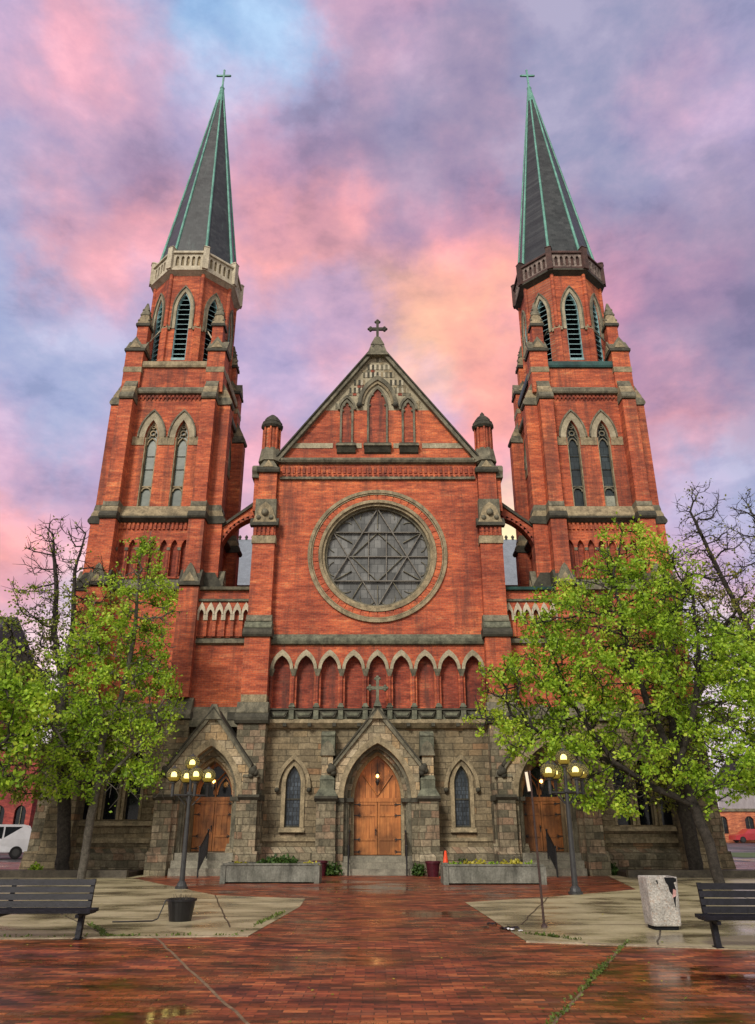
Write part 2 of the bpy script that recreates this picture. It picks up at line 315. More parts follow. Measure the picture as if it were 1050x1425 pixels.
class MB:
    def __init__(s): s.v = []; s.f = []; s.m = []; s.mats = []; s.M = Matrix.Identity(4); s.sm = []
    def mi(s, m):
        if m not in s.mats: s.mats.append(m)
        return s.mats.index(m)
    def add(s, vs, fs, m, smooth=False):
        b = len(s.v); k = s.mi(m)
        s.v += [tuple(s.M @ Vector(p)) for p in vs]
        for f in fs: s.f.append([b + i for i in f]); s.m.append(k); s.sm.append(smooth)
    def box(s, x0, x1, y0, y1, z0, z1, m):
        s.frust(x0, x1, y0, y1, z0, x0, x1, y0, y1, z1, m)
    def frust(s, x0, x1, y0, y1, z0, X0, X1, Y0, Y1, z1, m):
        s.add([(x0,y0,z0),(x1,y0,z0),(x1,y1,z0),(x0,y1,z0),(X0,Y0,z1),(X1,Y0,z1),(X1,Y1,z1),(X0,Y1,z1)],
              [(3,2,1,0),(4,5,6,7),(0,1,5,4),(1,2,6,5),(2,3,7,6),(3,0,4,7)], m)
    def pxz(s, pts, y0, y1, m):
        n = len(pts)
        s.add([(x, y0, z) for x, z in pts] + [(x, y1, z) for x, z in pts],
              [list(range(n)), list(range(2*n-1, n-1, -1))] + [(i, i+n, (i+1)%n+n, (i+1)%n) for i in range(n)], m)
    def pyz(s, pts, x0, x1, m):
        n = len(pts)
        s.add([(x0, y, z) for y, z in pts] + [(x1, y, z) for y, z in pts],
              [list(range(n)), list(range(2*n-1, n-1, -1))] + [(i, i+n, (i+1)%n+n, (i+1)%n) for i in range(n)], m)
    def pxy(s, pts, z0, z1, m):
        n = len(pts)
        s.add([(x, y, z0) for x, y in pts] + [(x, y, z1) for x, y in pts],
              [list(range(n-1, -1, -1)), list(range(n, 2*n))] + [(i, (i+1)%n, (i+1)%n+n, i+n) for i in range(n)], m)
    def lathe(s, cx, cy, prof, n, m, rot=0.0, smooth=False):
        vs = []
        for r, z in prof:
            for i in range(n):
                a = rot + 2 * math.pi * i / n; vs.append((cx + r * math.cos(a), cy + r * math.sin(a), z))
        fs = []
        for k in range(len(prof) - 1):
            for i in range(n): fs.append((k*n+i, k*n+(i+1)%n, (k+1)*n+(i+1)%n, (k+1)*n+i))
        s.add(vs, fs, m, smooth)
        s.add(vs[:n], [list(range(n-1,-1,-1))], m); s.add(vs[-n:], [list(range(n))], m)
    def sphere(s, c, r, m, n=16, k=10, sz=1.0):
        prof = [(max(1e-4, r * math.sin(math.pi * i / k)), c[2] - r * sz * math.cos(math.pi * i / k)) for i in range(k + 1)]
        s.lathe(c[0], c[1], prof, n, m, smooth=True)
    def tube(s, p, q, r0, r1, n, m, smooth=True, caps=True):
        p, q = Vector(p), Vector(q); d = (q - p)
        if d.length < 1e-6: return
        t = d.normalized(); u = t.cross(Vector((0, 0, 1)))
        if u.length < 1e-3: u = Vector((1, 0, 0))
        u.normalize(); w = t.cross(u)
        vs = []
        for c, r in ((p, r0), (q, r1)):
            for i in range(n):
                a = 2 * math.pi * i / n + math.pi / n; vs.append(tuple(c + u * (r * math.cos(a)) + w * (r * math.sin(a))))
        s.add(vs, [(i, (i+1)%n, (i+1)%n+n, i+n) for i in range(n)], m, smooth)
        if caps: s.add(vs, [list(range(n-1,-1,-1)), list(range(n, 2*n))], m)
    def path(s, pts, r, n, m):
        for a, b in zip(pts[:-1], pts[1:]): s.tube(a, b, r, r, n, m)
    def ring(s, cx, cz, r0, r1, y0, y1, n, m, a0=0.0, a1=2*math.pi):
        full = abs(a1 - a0 - 2 * math.pi) < 1e-6
        k = n if full else n + 1
        vs = []
        for i in range(k):
            a = a0 + (a1 - a0) * i / n
            for r, y in ((r0, y0), (r1, y0), (r1, y1), (r0, y1)):
                vs.append((cx + r * math.cos(a), y, cz + r * math.sin(a)))
        fs = []
        for i in range(n):
            j = (i + 1) % k
            for e in range(4): fs.append((4*i+e, 4*i+(e+1)%4, 4*j+(e+1)%4, 4*j+e))
        s.add(vs, fs, m)
    def aband(s, cx, wi, wo, zs, hi, ho, y0, y1, m, legs=0.0, n=9):
        a = arch_pts(cx, wi, zs, hi, n); b = arch_pts(cx, wo, zs, ho, n)
        if legs:
            a = [(cx - wi, zs - legs)] + a + [(cx + wi, zs - legs)]; b = [(cx - wo, zs - legs)] + b + [(cx + wo, zs - legs)]
        k = len(a); vs = []
        for (ax, az_), (bx, bz) in zip(a, b): vs += [(ax, y0, az_), (bx, y0, bz), (bx, y1, bz), (ax, y1, az_)]
        fs = []
        for i in range(k - 1):
            for e in range(4): fs.append((4*i+e, 4*i+(e+1)%4, 4*(i+1)+(e+1)%4, 4*(i+1)+e))
        fs += [(0,1,2,3), tuple(4*(k-1)+e for e in (3,2,1,0))]
        s.add(vs, fs, m)
    def afill(s, cx, w, zb, zs, h, y, m, n=9):
        pts = [(cx - w, zb)] + arch_pts(cx, w, zs, h, n) + [(cx + w, zb)]
        s.add([(x, y, z) for x, z in pts], [list(range(len(pts)))], m)
    def awall(s, x0, x1, z0, z1, ops, y, d, m, n=9, mr=None):
        """a wall sheet at y with pointed openings (cx, halfwidth, zb, zspring, rise) cut through and reveals going d back"""
        mr = mr or m
        ops = sorted(ops); cuts = [x0] + [(a[0] + a[1] + b[0] - b[1]) / 2 for a, b in zip(ops[:-1], ops[1:])] + [x1]
        for (cx, w, zb, zs, h), l, r in zip(ops, cuts[:-1], cuts[1:]):
            q = lambda a, b, c, e: s.add([(a, y, c), (b, y, c), (b, y, e), (a, y, e)], [(0,1,2,3)], m)
            q(l, cx - w, z0, z1); q(cx + w, r, z0, z1)
            if zb > z0: q(cx - w, cx + w, z0, zb)
            ap = arch_pts(cx, w, zs, h, n)
            for (ax, az_), (bx, bz) in zip(ap[:-1], ap[1:]):
                s.add([(ax, y, az_), (bx, y, bz), (bx, y, z1), (ax, y, z1)], [(0,1,2,3)], m)
            out = [(cx - w, zb)] + ap + [(cx + w, zb)]
            for i in range(len(out)):
                a, b = out[i], out[(i + 1) % len(out)]
                s.add([(a[0], y, a[1]), (b[0], y, b[1]), (b[0], y + d, b[1]), (a[0], y + d, a[1])], [(0,1,2,3)], mr)
    def build(s, name, parent=None, loc=None):
        me = bpy.data.meshes.new(name); me.from_pydata(s.v, [], s.f)
        for m in s.mats: me.materials.append(M[m] if isinstance(m, str) else m)
        me.polygons.foreach_set('material_index', s.m); me.polygons.foreach_set('use_smooth', s.sm); me.update()
        o = bpy.data.objects.new(name, me); col.objects.link(o)
        if parent: o.parent = parent
        if loc: o.location = loc
        return o

def tag(o, label=None, cat=None, group=None, kind=None):
    if label: o['label'] = label
    if cat: o['category'] = cat
    if group: o['group'] = group
    if kind: o['kind'] = kind
    return o
def empty(name, loc, label, cat, group=None, rz=0.0):
    o = bpy.data.objects.new(name, None); col.objects.link(o); o.location = loc; o.rotation_euler = (0, 0, rz)
    o.empty_display_size = 0.3
    return tag(o, label, cat, group)
def copy_tree(o, parent=None):
    c = o.copy(); col.objects.link(c)
    if parent: c.parent = parent
    for ch in [k for k in bpy.data.objects if k.parent == o]: copy_tree(ch, c)
    return c

# ================================================================== THE CHURCH
church = empty('church', (0, 32, 0), 'red brick twin-spired church with stone ground storey, round window and gabled front', 'church')
OFF = (0, -32, 0)
def cpart(mb, name, label=None):
    o = mb.build(name, church, OFF)
    if label: o['label'] = label
    return o

# ---------------- nave front
YW = 32.0
nf = MB()
# stone storey with two lancets
for s in (-1, 1):
    a, b = sorted((s * 1.0, s * 5.0))
    nf.awall(a, b, 0, 5.35, [(s * 3.33, 0.30, 1.62, 3.2, 0.70)], YW, 0.35, 'ashlar', mr='trimtan')
nf.box(-1.0, 1.0, YW + 0.9, YW + 1.0, 0, 5.35, 'hole')
nf.add([(-1, YW, 4.6), (1, YW, 4.6), (1, YW, 5.35), (-1, YW, 5.35)], [(0,1,2,3)], 'ashlar')
for s in (-1, 1):
    c = s * 3.33
    nf.aband(c, 0.30, 0.46, 3.2, 0.70, 0.95, YW - 0.05, YW + 0.1, 'trimtan', legs=1.6)
    nf.aband(c, 0.56, 0.70, 3.05, 1.08, 1.26, YW - 0.16, YW, 'trimtan', n=8)
    for q in (-1, 1): nf.sphere((c + q * 0.63, YW - 0.12, 2.98), 0.1, 'mould', 8, 6)
    nf.pyz([(YW - 0.16, 1.44), (YW - 0.02, 1.60), (YW + 0.1, 1.60), (YW + 0.1, 1.44)], c - 0.5, c + 0.5, 'trimtan')
    a, b = sorted((s * 2.35, s * 4.5))
    nf.pyz([(YW - 0.28, 0.0), (YW - 0.28, 0.72), (YW - 0.10, 0.92), (YW + 0.05, 0.92), (YW + 0.05, 0)], a, b, 'ashlarsmall')
    nf.pyz([(YW - 0.06, 1.12), (YW - 0.06, 1.22), (YW + 0.05, 1.28), (YW + 0.05, 1.12)], a, b, 'trimtan')
# pierced balcony parapet
nf.pyz([(YW + 0.05, 5.30), (YW - 0.12, 5.34), (YW - 0.30, 5.52), (YW - 0.30, 5.66), (YW + 0.05, 5.66)], -4.5, 4.5, 'trimtan')
for i in range(18):
    x = -4.25 + i * 0.5
    nf.box(x - 0.07, x + 0.07, YW - 0.34, YW, 5.38, 5.52, 'mould') if i % 2 else None
nf.box(-4.5, 4.5, YW - 0.16, YW, 5.66, 6.02, 'greenstone')
for i in range(9):
    x = -4.0 + i * 1.0
    for q in (0.5,):
        if i < 8:
            c = x + q
            nf.box(c - 0.1, c + 0.1, YW - 0.33, YW, 5.66, 6.14, 'greenstone'); nf.frust(c - 0.14, c + 0.14, YW - 0.37, YW, 6.14, c - 0.06, c + 0.06, YW - 0.2, YW, 6.32, 'greenstone')
    nf.pxz([(x - 0.36, 5.98), (x - 0.25, 5.74), (x + 0.25, 5.74), (x + 0.36, 5.98)], YW - 0.30, YW - 0.16, 'mould')
    nf.pxz([(x - 0.28, 5.92), (x - 0.2, 5.8), (x + 0.2, 5.8), (x + 0.28, 5.92)], YW - 0.33, YW - 0.30, 'greenstone')
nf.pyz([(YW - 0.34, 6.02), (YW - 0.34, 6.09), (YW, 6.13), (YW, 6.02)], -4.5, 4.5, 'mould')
# blind arcade of nine arches
nf.awall(-4.5, 4.5, 6.02, 8.78, [(-4.0 + i, 0.36, 6.12, 7.75, 0.58) for i in range(9)], YW - 0.02, 0.28, 'brick', n=6)
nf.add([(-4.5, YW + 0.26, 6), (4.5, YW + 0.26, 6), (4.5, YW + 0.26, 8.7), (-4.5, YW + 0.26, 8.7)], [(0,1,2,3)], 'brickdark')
for i in range(9):
    x = -4.0 + i
    nf.aband(x, 0.345, 0.475, 7.72, 0.57, 0.82, YW - 0.13, YW + 0.02, 'trimpale', n=6)
for i in range(10):
    x = -4.5 + i + (0.07 if i == 0 else -0.07 if i == 9 else 0)
    nf.frust(x - 0.06, x + 0.06, YW - 0.1, YW, 7.42, x - 0.15, x + 0.15, YW - 0.2, YW, 7.72, 'trim')
    nf.tube((x, YW - 0.07, 6.1), (x, YW - 0.07, 7.44), 0.06, 0.06, 8, 'brickdark')
# string course, field, rose opening
nf.pyz([(YW + 0.05, 8.72), (YW - 0.16, 8.78), (YW - 0.2, 8.9), (YW - 0.2, 9.0), (YW, 9.22), (YW + 0.05, 9.22)], -4.5, 4.5, 'greenstone')
RZ, RH = 12.82, 2.60
nn = 96; vs = []; sq = 3.45
for i in range(nn):
    a = 2 * math.pi * i / nn; c, s_ = math.cos(a), math.sin(a); k = sq / max(abs(c), abs(s_))
    vs += [(RH * c, YW, RZ + RH * s_), (k * c, YW, RZ + k * s_)]
nf.add(vs, [(2*i, 2*i+1, (2*i+3) % (2*nn), (2*i+2) % (2*nn)) for i in range(nn)], 'brick')
def sheet(a, b, c, d, m='brick', y=YW): nf.add([(a, y, c), (b, y, c), (b, y, d), (a, y, d)], [(0,1,2,3)], m)
sheet(-4.6, -sq, 9.1, 17.6); sheet(sq, 4.6, 9.1, 17.6); sheet(-sq, sq, 9.1, RZ - sq); sheet(-sq, sq, RZ + sq, 17.6)
nf.ring(0, RZ, 2.95, 3.10, YW - 0.10, YW + 0.02, 96, 'trimtan')
nf.ring(0, RZ, 2.88, 2.93, YW - 0.06, YW + 0.02, 96, 'trimtan')
nf.ring(0, RZ, 2.48, 2.62, YW - 0.07, YW + 0.3, 96, 'trimtan')
nf.ring(0, RZ, 2.36, 2.48, YW + 0.04, YW + 0.5, 96, 'trimtan')
for i in range(48):      # radiating bricks between the rings
    a = 2 * math.pi * (i + 0.5) / 48
    nf.ring(0, RZ, 2.64, 2.87, YW - 0.025, YW + 0.01, 1, 'brick', a - 0.058, a + 0.058)
# cornice and dentil frieze
nf.pyz([(YW + 0.05, 16.42), (YW - 0.12, 16.46), (YW - 0.12, 16.58), (YW + 0.05, 16.62)], -4.5, 4.5, 'trim')
for i in range(38):
    x = -4.35 + i * 0.2351
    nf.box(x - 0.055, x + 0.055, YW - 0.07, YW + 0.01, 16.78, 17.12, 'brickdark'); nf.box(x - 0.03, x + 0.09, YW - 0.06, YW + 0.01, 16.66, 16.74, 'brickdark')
nf.pyz([(YW + 0.05, 17.24), (YW - 0.16, 17.30), (YW - 0.22, 17.40), (YW - 0.22, 17.50), (YW + 0.05, 17.64)], -4.5, 4.5, 'trim')
# gable
AP = 23.75; SL = (AP - 17.5) / 4.75
def gx(z): return (AP - z) / SL
nf.add([(-gx(17.5), YW, 17.5), (gx(17.5), YW, 17.5), (gx(20.15), YW, 20.15), (-gx(20.15), YW, 20.15)], [(0,1,2,3)], 'brick')
nf.add([(-gx(20.15), YW, 20.15), (gx(20.15), YW, 20.15), (0, YW, AP)], [(0,1,2)], 'trimpale')
# stone band and checkerboard blocks
z = 18.1
nf.pxz([(-gx(z) + 0.2, z), (-2.1, z), (-2.1, z + 0.26), (-gx(z + 0.26) + 0.2, z + 0.26)], YW - 0.03, YW + 0.01, 'trimpale')
nf.pxz([(2.1, z), (gx(z) - 0.2, z), (gx(z + 0.26) - 0.2, z + 0.26), (2.1, z + 0.26)], YW - 0.03, YW + 0.01, 'trimpale')
for q in (-1, 1):
    a, b = sorted((q * 0.75, q * 1.1)); nf.box(a, b, YW - 0.03, YW + 0.01, z, z + 0.26, 'trimpale')
rr = random.Random(3)
z = 20.22; k = 0
while z < 23.0:
    hh = 0.30 if k % 2 == 0 else 0.14
    w = gx(z + hh) - 0.22; x = -math.floor(w / 0.22) * 0.22
    while x < w - 0.1:
        inside = (abs(x) < 1.0 and z + hh * 0.5 < 20.5 + 1.62 * math.sqrt(max(0, 1 - abs(x)))) or (abs(abs(x) - 1.47) < 0.46 and z < 20.85)
        if not inside and abs(x) < w - 0.08:
            if k % 2 == 0: nf.box(x - 0.045, x + 0.045, YW - 0.03, YW + 0.01, z, z + hh, rr.choice(['trim', 'trimtan', 'mould'])); nf.box(x + 0.058, x + 0.165, YW - 0.022, YW + 0.01, z + 0.01, z + hh - 0.01, rr.choice(['gablepale', 'gablepale', 'cream', 'trimpale']))
            elif rr.random() < 0.55: nf.box(x - 0.10, x + 0.08, YW - 0.026, YW + 0.01, z, z + hh - 0.02, rr.choice(['trimtan', 'trim', 'trimtan', 'brickdark']))
        x += 0.22
    z += hh; k += 1
# blind gable windows
for cx, w, zs, h, sill in ((0, 0.40, 20.35, 0.95, 18.35), (-1.47, 0.22, 20.05, 0.5, 18.35), (1.47, 0.22, 20.05, 0.5, 18.35)):
    nf.afill(cx, w, sill, zs, h, YW - 0.012, 'brickdark')
    nf.aband(cx, w, w + 0.10, zs, h, h + 0.16, YW - 0.1, YW, 'trim', legs=zs - sill)
    for q in (-1, 1):
        nf.sphere((cx + q * (w - 0.02), YW - 0.05, zs + 0.05), 0.07, 'trim', 8, 5); nf.sphere((cx + q * (w * 0.55), YW - 0.05, zs + h * 0.66), 0.06, 'trim', 8, 5)
    nf.pyz([(YW, sill - 0.55), (YW - 0.1, sill - 0.5), (YW - 0.28, sill - 0.22), (YW - 0.28, sill - 0.08), (YW, sill + 0.02)], cx - w - 0.22, cx + w + 0.22, 'mould')
    nf.box(cx - w - 0.26, cx + w + 0.26, YW - 0.31, YW, sill - 0.24, sill - 0.14, 'trim')
nf.aband(0, 0.78, 0.95, 20.45, 1.32, 1.58, YW - 0.16, YW, 'trim', n=12); nf.aband(0, 0.66, 0.78, 20.45, 1.16, 1.32, YW - 0.09, YW, 'trimtan', n=12)
for q in (-1, 1): nf.sphere((q * 0.87, YW - 0.12, 20.38), 0.15, 'mould', 8, 6)
for q in (-1, 1): nf.aband(q * 1.47, 0.34, 0.44, 20.15, 0.62, 0.78, YW - 0.12, YW, 'trim')
cpart(nf, 'nave_front')
# raking coping + finial
cop = MB()
for s in (-1, 1):
    d = 0.30
    cop.pxz([(s * 4.86, 17.25), (0.0, AP + 0.06), (0.0, AP - 0.2), (s * 4.66, 17.25)], YW - 0.24, YW + 0.35, 'trim')
    cop.pxz([(s * 4.93, 17.30), (0.0, AP + 0.17), (0.0, AP + 0.07), (s * 4.85, 17.30)], YW - 0.32, YW + 0.4, 'mould')
cop.frust(-0.52, 0.52, YW - 0.36, YW + 0.42, 23.1, -0.3, 0.3, YW - 0.3, YW + 0.3, 23.75, 'trim')
cop.pxz([(-0.34, 23.7), (0.34, 23.7), (0.12, 24.15), (-0.12, 24.15)], YW - 0.33, YW + 0.33, 'trim')
cpart(cop, 'gable_coping')
def stone_cross(mb, x, y, z, h, m):
    k = h / 1.3
    mb.box(x - 0.07*k, x + 0.07*k, y - 0.07*k, y + 0.07*k, z, z + h, m); mb.box(x - 0.4*k, x + 0.4*k, y - 0.06*k, y + 0.06*k, z + 0.72*k, z + 0.88*k, m)
    for dx, dz in ((0, 1.26), (-0.38, 0.8), (0.38, 0.8)):
        for ex, ez in ((0, 0), (0.09, 0.0), (-0.09, 0.0), (0, 0.09), (0, -0.09)):
            mb.sphere((x + (dx + ex) * k, y, z + (dz + ez) * k), 0.085 * k, m, 8, 6)
    mb.frust(x - 0.2*k, x + 0.2*k, y - 0.2*k, y + 0.2*k, z - 0.1*k, x - 0.08*k, x + 0.08*k, y - 0.08*k, y + 0.08*k, z + 0.22*k, m)
c_ = MB(); stone_cross(c_, 0, YW, 24.1, 1.2, 'mould'); cpart(c_, 'stone_cross', 'dark stone cross with lobed ends on the gable top')
c_ = MB(); stone_cross(c_, 0, 31.05, 6.15, 1.05, 'greenstone'); cpart(c_, 'stone_cross', 'mossy stone cross above the middle doorway')

# rose window
rw = MB(); YG = YW + 0.34
rw.ring(0, RZ, 2.26, 2.37, YW + 0.22, YW + 0.5, 96, 'trim')
tr = {'r': 2.3}
def bar(x0, z0, x1, z1, w=0.022, m='rosebar', y=None):
    y = YG - 0.03 if y is None else y
    d = Vector((x1 - x0, z1 - z0)); n_ = Vector((-d.y, d.x)).normalized() * w
    rw.pxz([(x0 + n_.x, z0 + n_.y), (x1 + n_.x, z1 + n_.y), (x1 - n_.x, z1 - n_.y), (x0 - n_.x, z0 - n_.y)], y - 0.06, y + 0.04, m)
P = lambda deg, r=2.3: (r * math.cos(R(deg)), RZ + r * math.sin(R(deg)))
for base in (90, 270):
    t = [P(base + 120 * i) for i in range(3)]
    for i in range(3): bar(*t[i], *t[(i + 1) % 3], y=YG - 0.03 - (0.012 if base == 90 else 0))
bar(-2.3, RZ, 2.3, RZ, 0.024, 'rosebar', YG + 0.01); 
for q in (-1, 1): bar(q * 0.4, RZ - 1.15, q * 0.4, RZ + 1.15, 0.022, 'rosebar', YG + 0.014)
for i in range(6):
    a = 30 + 60 * i
    cx_, cz_ = P(a + 30, 1.83) if False else P(a, 1.78)
    for q in (-1, 1):
        rw.ring(*P(a + q * 13, 1.92), 0.335, 0.36, YG + 0.0, YG + 0.046, 14, 'trim', R(a + q * 20 - 80), R(a + q * 20 + 80))
    bar(*P(a, 2.3), *P(a, 1.33), 0.014, 'trim', YG + 0.02)
    bar(*P(a + 30, 2.3), *P(a + 30, 1.25), 0.014, 'trim', YG + 0.02)
bar(-1.15, RZ, 0, RZ + 1.15, 0.012, 'trim', YG + 0.02); bar(1.15, RZ, 0, RZ + 1.15, 0.012, 'trim', YG + 0.02); bar(-1.15, RZ, 0, RZ - 1.15, 0.012, 'trim', YG + 0.02); bar(1.15, RZ, 0, RZ - 1.15, 0.012, 'trim', YG + 0.02)
rwo = cpart(rw, 'rose_window')
g_ = MB(); g_.pxz([P(360 * i / 64, 2.36) for i in range(64)], YG + 0.05, YG + 0.08, 'roseglass'); g_.build('glass', rwo)
g_ = MB(); g_.box(-0.38, 0.38, YG + 0.03, YG + 0.05, RZ - 1.1, RZ + 1.1, 'trimtan'); 
# lancets
def lancet(mb_w, name='lancet_window'):
    pass
for s in (-1, 1):
    w = MB(); c = s * 3.33
    w.aband(c, 0.26, 0.31, 3.2, 0.63, 0.7, YW + 0.12, YW + 0.2, 'mould', legs=1.58)
    w.box(c - 0.3, c + 0.3, YW + 0.11, YW + 0.18, 2.62, 2.67, 'mould'); w.box(c - 0.3, c + 0.3, YW + 0.1, YW + 0.2, 1.6, 1.68, 'mould')
    for i in range(1, 4): w.tube((c - 0.3 + i * 0.15, YW + 0.13, 1.65), (c - 0.3 + i * 0.15, YW + 0.13, 3.55), 0.006, 0.006, 4, 'mould')
    wo = cpart(w, 'lancet_window'); g = MB(); g.afill(c, 0.3, 1.6, 3.2, 0.7, YW + 0.16, 'leadglass'); g.build('glass', wo)

# nave corner buttresses
def buttress(s):
    b = MB(); x0, x1 = (4.48, 5.56); xm = (x0 + x1) / 2
    b.M = Matrix.Scale(s, 4, (1, 0, 0))
    # stone pier
    b.box(x0 - 0.02, x1 + 0.02, 31.30, 33, 0, 5.45, 'ashlarsmall')
    b.pyz([(31.05, 0), (31.05, 0.85), (31.30, 1.05), (31.4, 1.05), (31.4, 0)], x0 - 0.12, x1 + 0.12, 'ashlarsmall')
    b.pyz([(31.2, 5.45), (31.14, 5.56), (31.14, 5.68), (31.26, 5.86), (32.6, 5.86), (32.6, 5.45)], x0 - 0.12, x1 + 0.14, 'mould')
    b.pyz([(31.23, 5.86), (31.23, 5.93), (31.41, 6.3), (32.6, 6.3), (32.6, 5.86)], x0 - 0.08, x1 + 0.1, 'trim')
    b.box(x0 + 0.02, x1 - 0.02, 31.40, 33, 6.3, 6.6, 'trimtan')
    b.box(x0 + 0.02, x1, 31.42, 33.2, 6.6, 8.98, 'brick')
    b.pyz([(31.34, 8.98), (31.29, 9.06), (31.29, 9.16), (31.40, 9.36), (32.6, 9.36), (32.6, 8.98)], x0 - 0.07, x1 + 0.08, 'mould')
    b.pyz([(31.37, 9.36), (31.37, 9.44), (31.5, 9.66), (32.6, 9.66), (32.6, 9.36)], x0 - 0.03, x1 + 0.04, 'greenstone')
    b.pyz([(31.46, 9.66), (31.46, 9.72), (31.61, 9.97), (32.6, 9.97), (32.6, 9.66)], x0, x1, 'trim')
    b.box(x0 + 0.06, x1 - 0.04, 31.60, 33.2, 9.95, 13.75, 'brick')
    b.box(x0 + 0.02, x1, 31.55, 33, 13.2, 13.55, 'trimtan')
    for i in range(5):
        x = x0 + 0.18 + i * 0.19; b.box(x - 0.05, x + 0.05, 31.53, 31.62, 13.56, 13.95, 'brick')
    b.box(x0 + 0.06, x1 - 0.04, 31.58, 33, 13.75, 14.0, 'brickdark')
    b.pyz([(31.42, 14.0), (31.42, 14.12), (31.62, 14.4), (31.75, 14.4), (31.75, 14.0)], x0 - 0.08, x1 + 0.1, 'mould')
    b.pxz([(x0 - 0.02, 14.1), (x1 + 0.02, 14.1), (xm + 0.28, 14.9), (xm, 15.15), (xm - 0.28, 14.9)], 31.46, 31.95, 'trimtan')
    b.box(x0 + 0.08, x1 - 0.06, 31.62, 32.4, 14.3, 15.35, 'trim')
    b.sphere((xm, 31.44, 14.62), 0.17, 'trim', 8, 6); 
    for q in (-1, 1): b.sphere((xm + q * 0.28, 31.48, 14.38), 0.12, 'trim', 8, 6)
    b.box(x0 + 0.14, x1 - 0.12, 31.72, 33.0, 15.3, 16.75, 'brick')
    # little gabled cap
    b.pyz([(31.6, 16.7), (31.56, 16.8), (31.56, 16.92), (31.9, 17.0), (31.9, 16.7)], x0 + 0.02, x1 - 0.02, 'mould')
    b.pxz([(x0 + 0.06, 16.86), (x1 - 0.06, 16.86), (xm, 17.6)], 31.6, 32.3, 'trim')
    b.pxz([(xm - 0.24, 16.95), (xm + 0.24, 16.95), (xm, 17.3)], 31.57, 31.6, 'trimtan')
    b.box(x1 - 0.16, x1 + 0.12, 31.95, 33.0, 14.9, 16.55, 'brick'); b.pyz([(31.8, 16.5), (31.8, 16.65), (31.7, 16.8), (31.7, 17.0), (32.0, 17.2), (33.0, 17.2), (33.0, 16.5)], x1 - 0.2, x1 + 0.22, 'trim')
    o = cpart(b, 'buttress')
    t = MB(); t.M = Matrix.Scale(s, 4, (1, 0, 0)); y = 32.05
    t.lathe(xm, y, [(0.56, 17.3), (0.46, 17.9), (0.44, 18.0)], 8, 'trim', R(22.5))
    t.lathe(xm, y, [(0.36, 17.95), (0.36, 19.15)], 8, 'brick', R(22.5))
    for i in range(8):
        a = R(45 * i); t.tube((xm + 0.39 * math.cos(a), y + 0.39 * math.sin(a), 17.95), (xm + 0.39 * math.cos(a), y + 0.39 * math.sin(a), 19.15), 0.05, 0.05, 6, 'brick')
    t.lathe(xm, y, [(0.44, 19.1), (0.52, 19.2), (0.52, 19.3), (0.46, 19.36), (0.48, 19.42), (0.38, 19.52), (0.38, 19.58), (0.28, 19.72), (0.12, 19.86), (0.1, 19.95 if s > 0 else 19.88), (0.02, 20.06 if s > 0 else 19.9)], 12, 'mould', smooth=False)
    tt = t.build('turret', o)
for s in (-1, 1): buttress(s)

# ---------------- aisle bays between nave and towers
def aisle(s):
    a = MB(); a.M = Matrix.Scale(s, 4, (1, 0, 0)); ya = 32.45; x0, x1 = 5.3, 7.95
    a.box(x0, x1, ya, ya + 0.6, 0, 6.0, 'ashlar')
    a.pyz([(ya - 0.42, 5.4), (ya - 0.42, 5.65), (ya - 0.05, 6.25), (ya + 0.2, 6.25), (ya + 0.2, 5.4)], x0, x1, 'trim')
    for xx in (5.75, 7.6): a.box(xx, xx + 0.4, ya - 0.46, ya - 0.3, 5.68, 5.98, 'mould')
    a.box(x0, x1, ya, ya + 0.6, 6.0, 11.3, 'brick')
    a.pyz([(ya, 8.85), (ya - 0.14, 8.92), (ya - 0.14, 9.05), (ya, 9.18)], x0, x1, 'trim')
    a.awall(5.5, x1, 9.2, 10.72, [(5.72 + i * 0.385, 0.12, 9.2, 10.15, 0.25) for i in range(6)], ya - 0.16, 0.14, 'brick', n=4)
    for i in range(6):
        c = 5.72 + i * 0.385
        a.aband(c, 0.11, 0.19, 10.14, 0.24, 0.56, ya - 0.22, ya - 0.14, 'cream', n=4)
        a.box(c - 0.19, c - 0.10, ya - 0.22, ya - 0.14, 9.9, 10.16, 'cream'); a.box(c + 0.10, c + 0.19, ya - 0.215, ya - 0.14, 9.9, 10.16, 'cream')
    a.pyz([(ya, 10.7), (ya - 0.24, 10.74), (ya - 0.24, 10.84), (ya, 10.88)], 5.5, x1, 'greenstone')
    a.box(5.5, x1, ya - 0.1, ya, 10.88, 11.24, 'brick')
    a.pyz([(ya + 0.3, 11.22), (ya - 0.26, 11.26), (ya - 0.3, 11.38), (ya + 0.3, 11.5)], 5.45, x1, 'trim' if s < 0 else 'patinadark')
    cpart(a, 'aisle_wall')
    # flying buttress
    f = MB(); f.M = Matrix.Scale(s, 4, (1, 0, 0)); y0, y1 = 33.0, 33.5
    top = [(5.3, 15.95), (7.6, 14.15)]
    n = 14; arc = []
    for i in range(n + 1):                      # inner arc: springs by the tower, ends against the nave pier
        t_ = i / n; ang = R(90 * t_)
        arc.append((7.38 - 2.08 * (1 - math.cos(ang)), 12.7 + 2.35 * math.sin(ang)))
    outer = [(7.38, 11.3), (7.75, 11.3), (7.75, 14.05), (5.3, 16.0)]
    f.pxz(outer + [(5.3, arc[-1][1])] + list(reversed(arc)), y0, y1, 'brick')
    f.pxz([(7.82, 14.02), (7.82, 14.14), (5.28, 16.18), (5.28, 15.98)], y0 - 0.1, y1 + 0.1, 'mould')
    for (ax, az_), (bx, bz) in zip(arc[:-1], arc[1:]):
        f.pxz([(ax, az_), (bx, bz), (bx + 0.03, bz + 0.16), (ax + 0.16, az_ + 0.05)], y0 - 0.03, y0 + 0.02, 'brickdark')
    cpart(f, 'flying_buttress')
for s in (-1, 1): aisle(s)
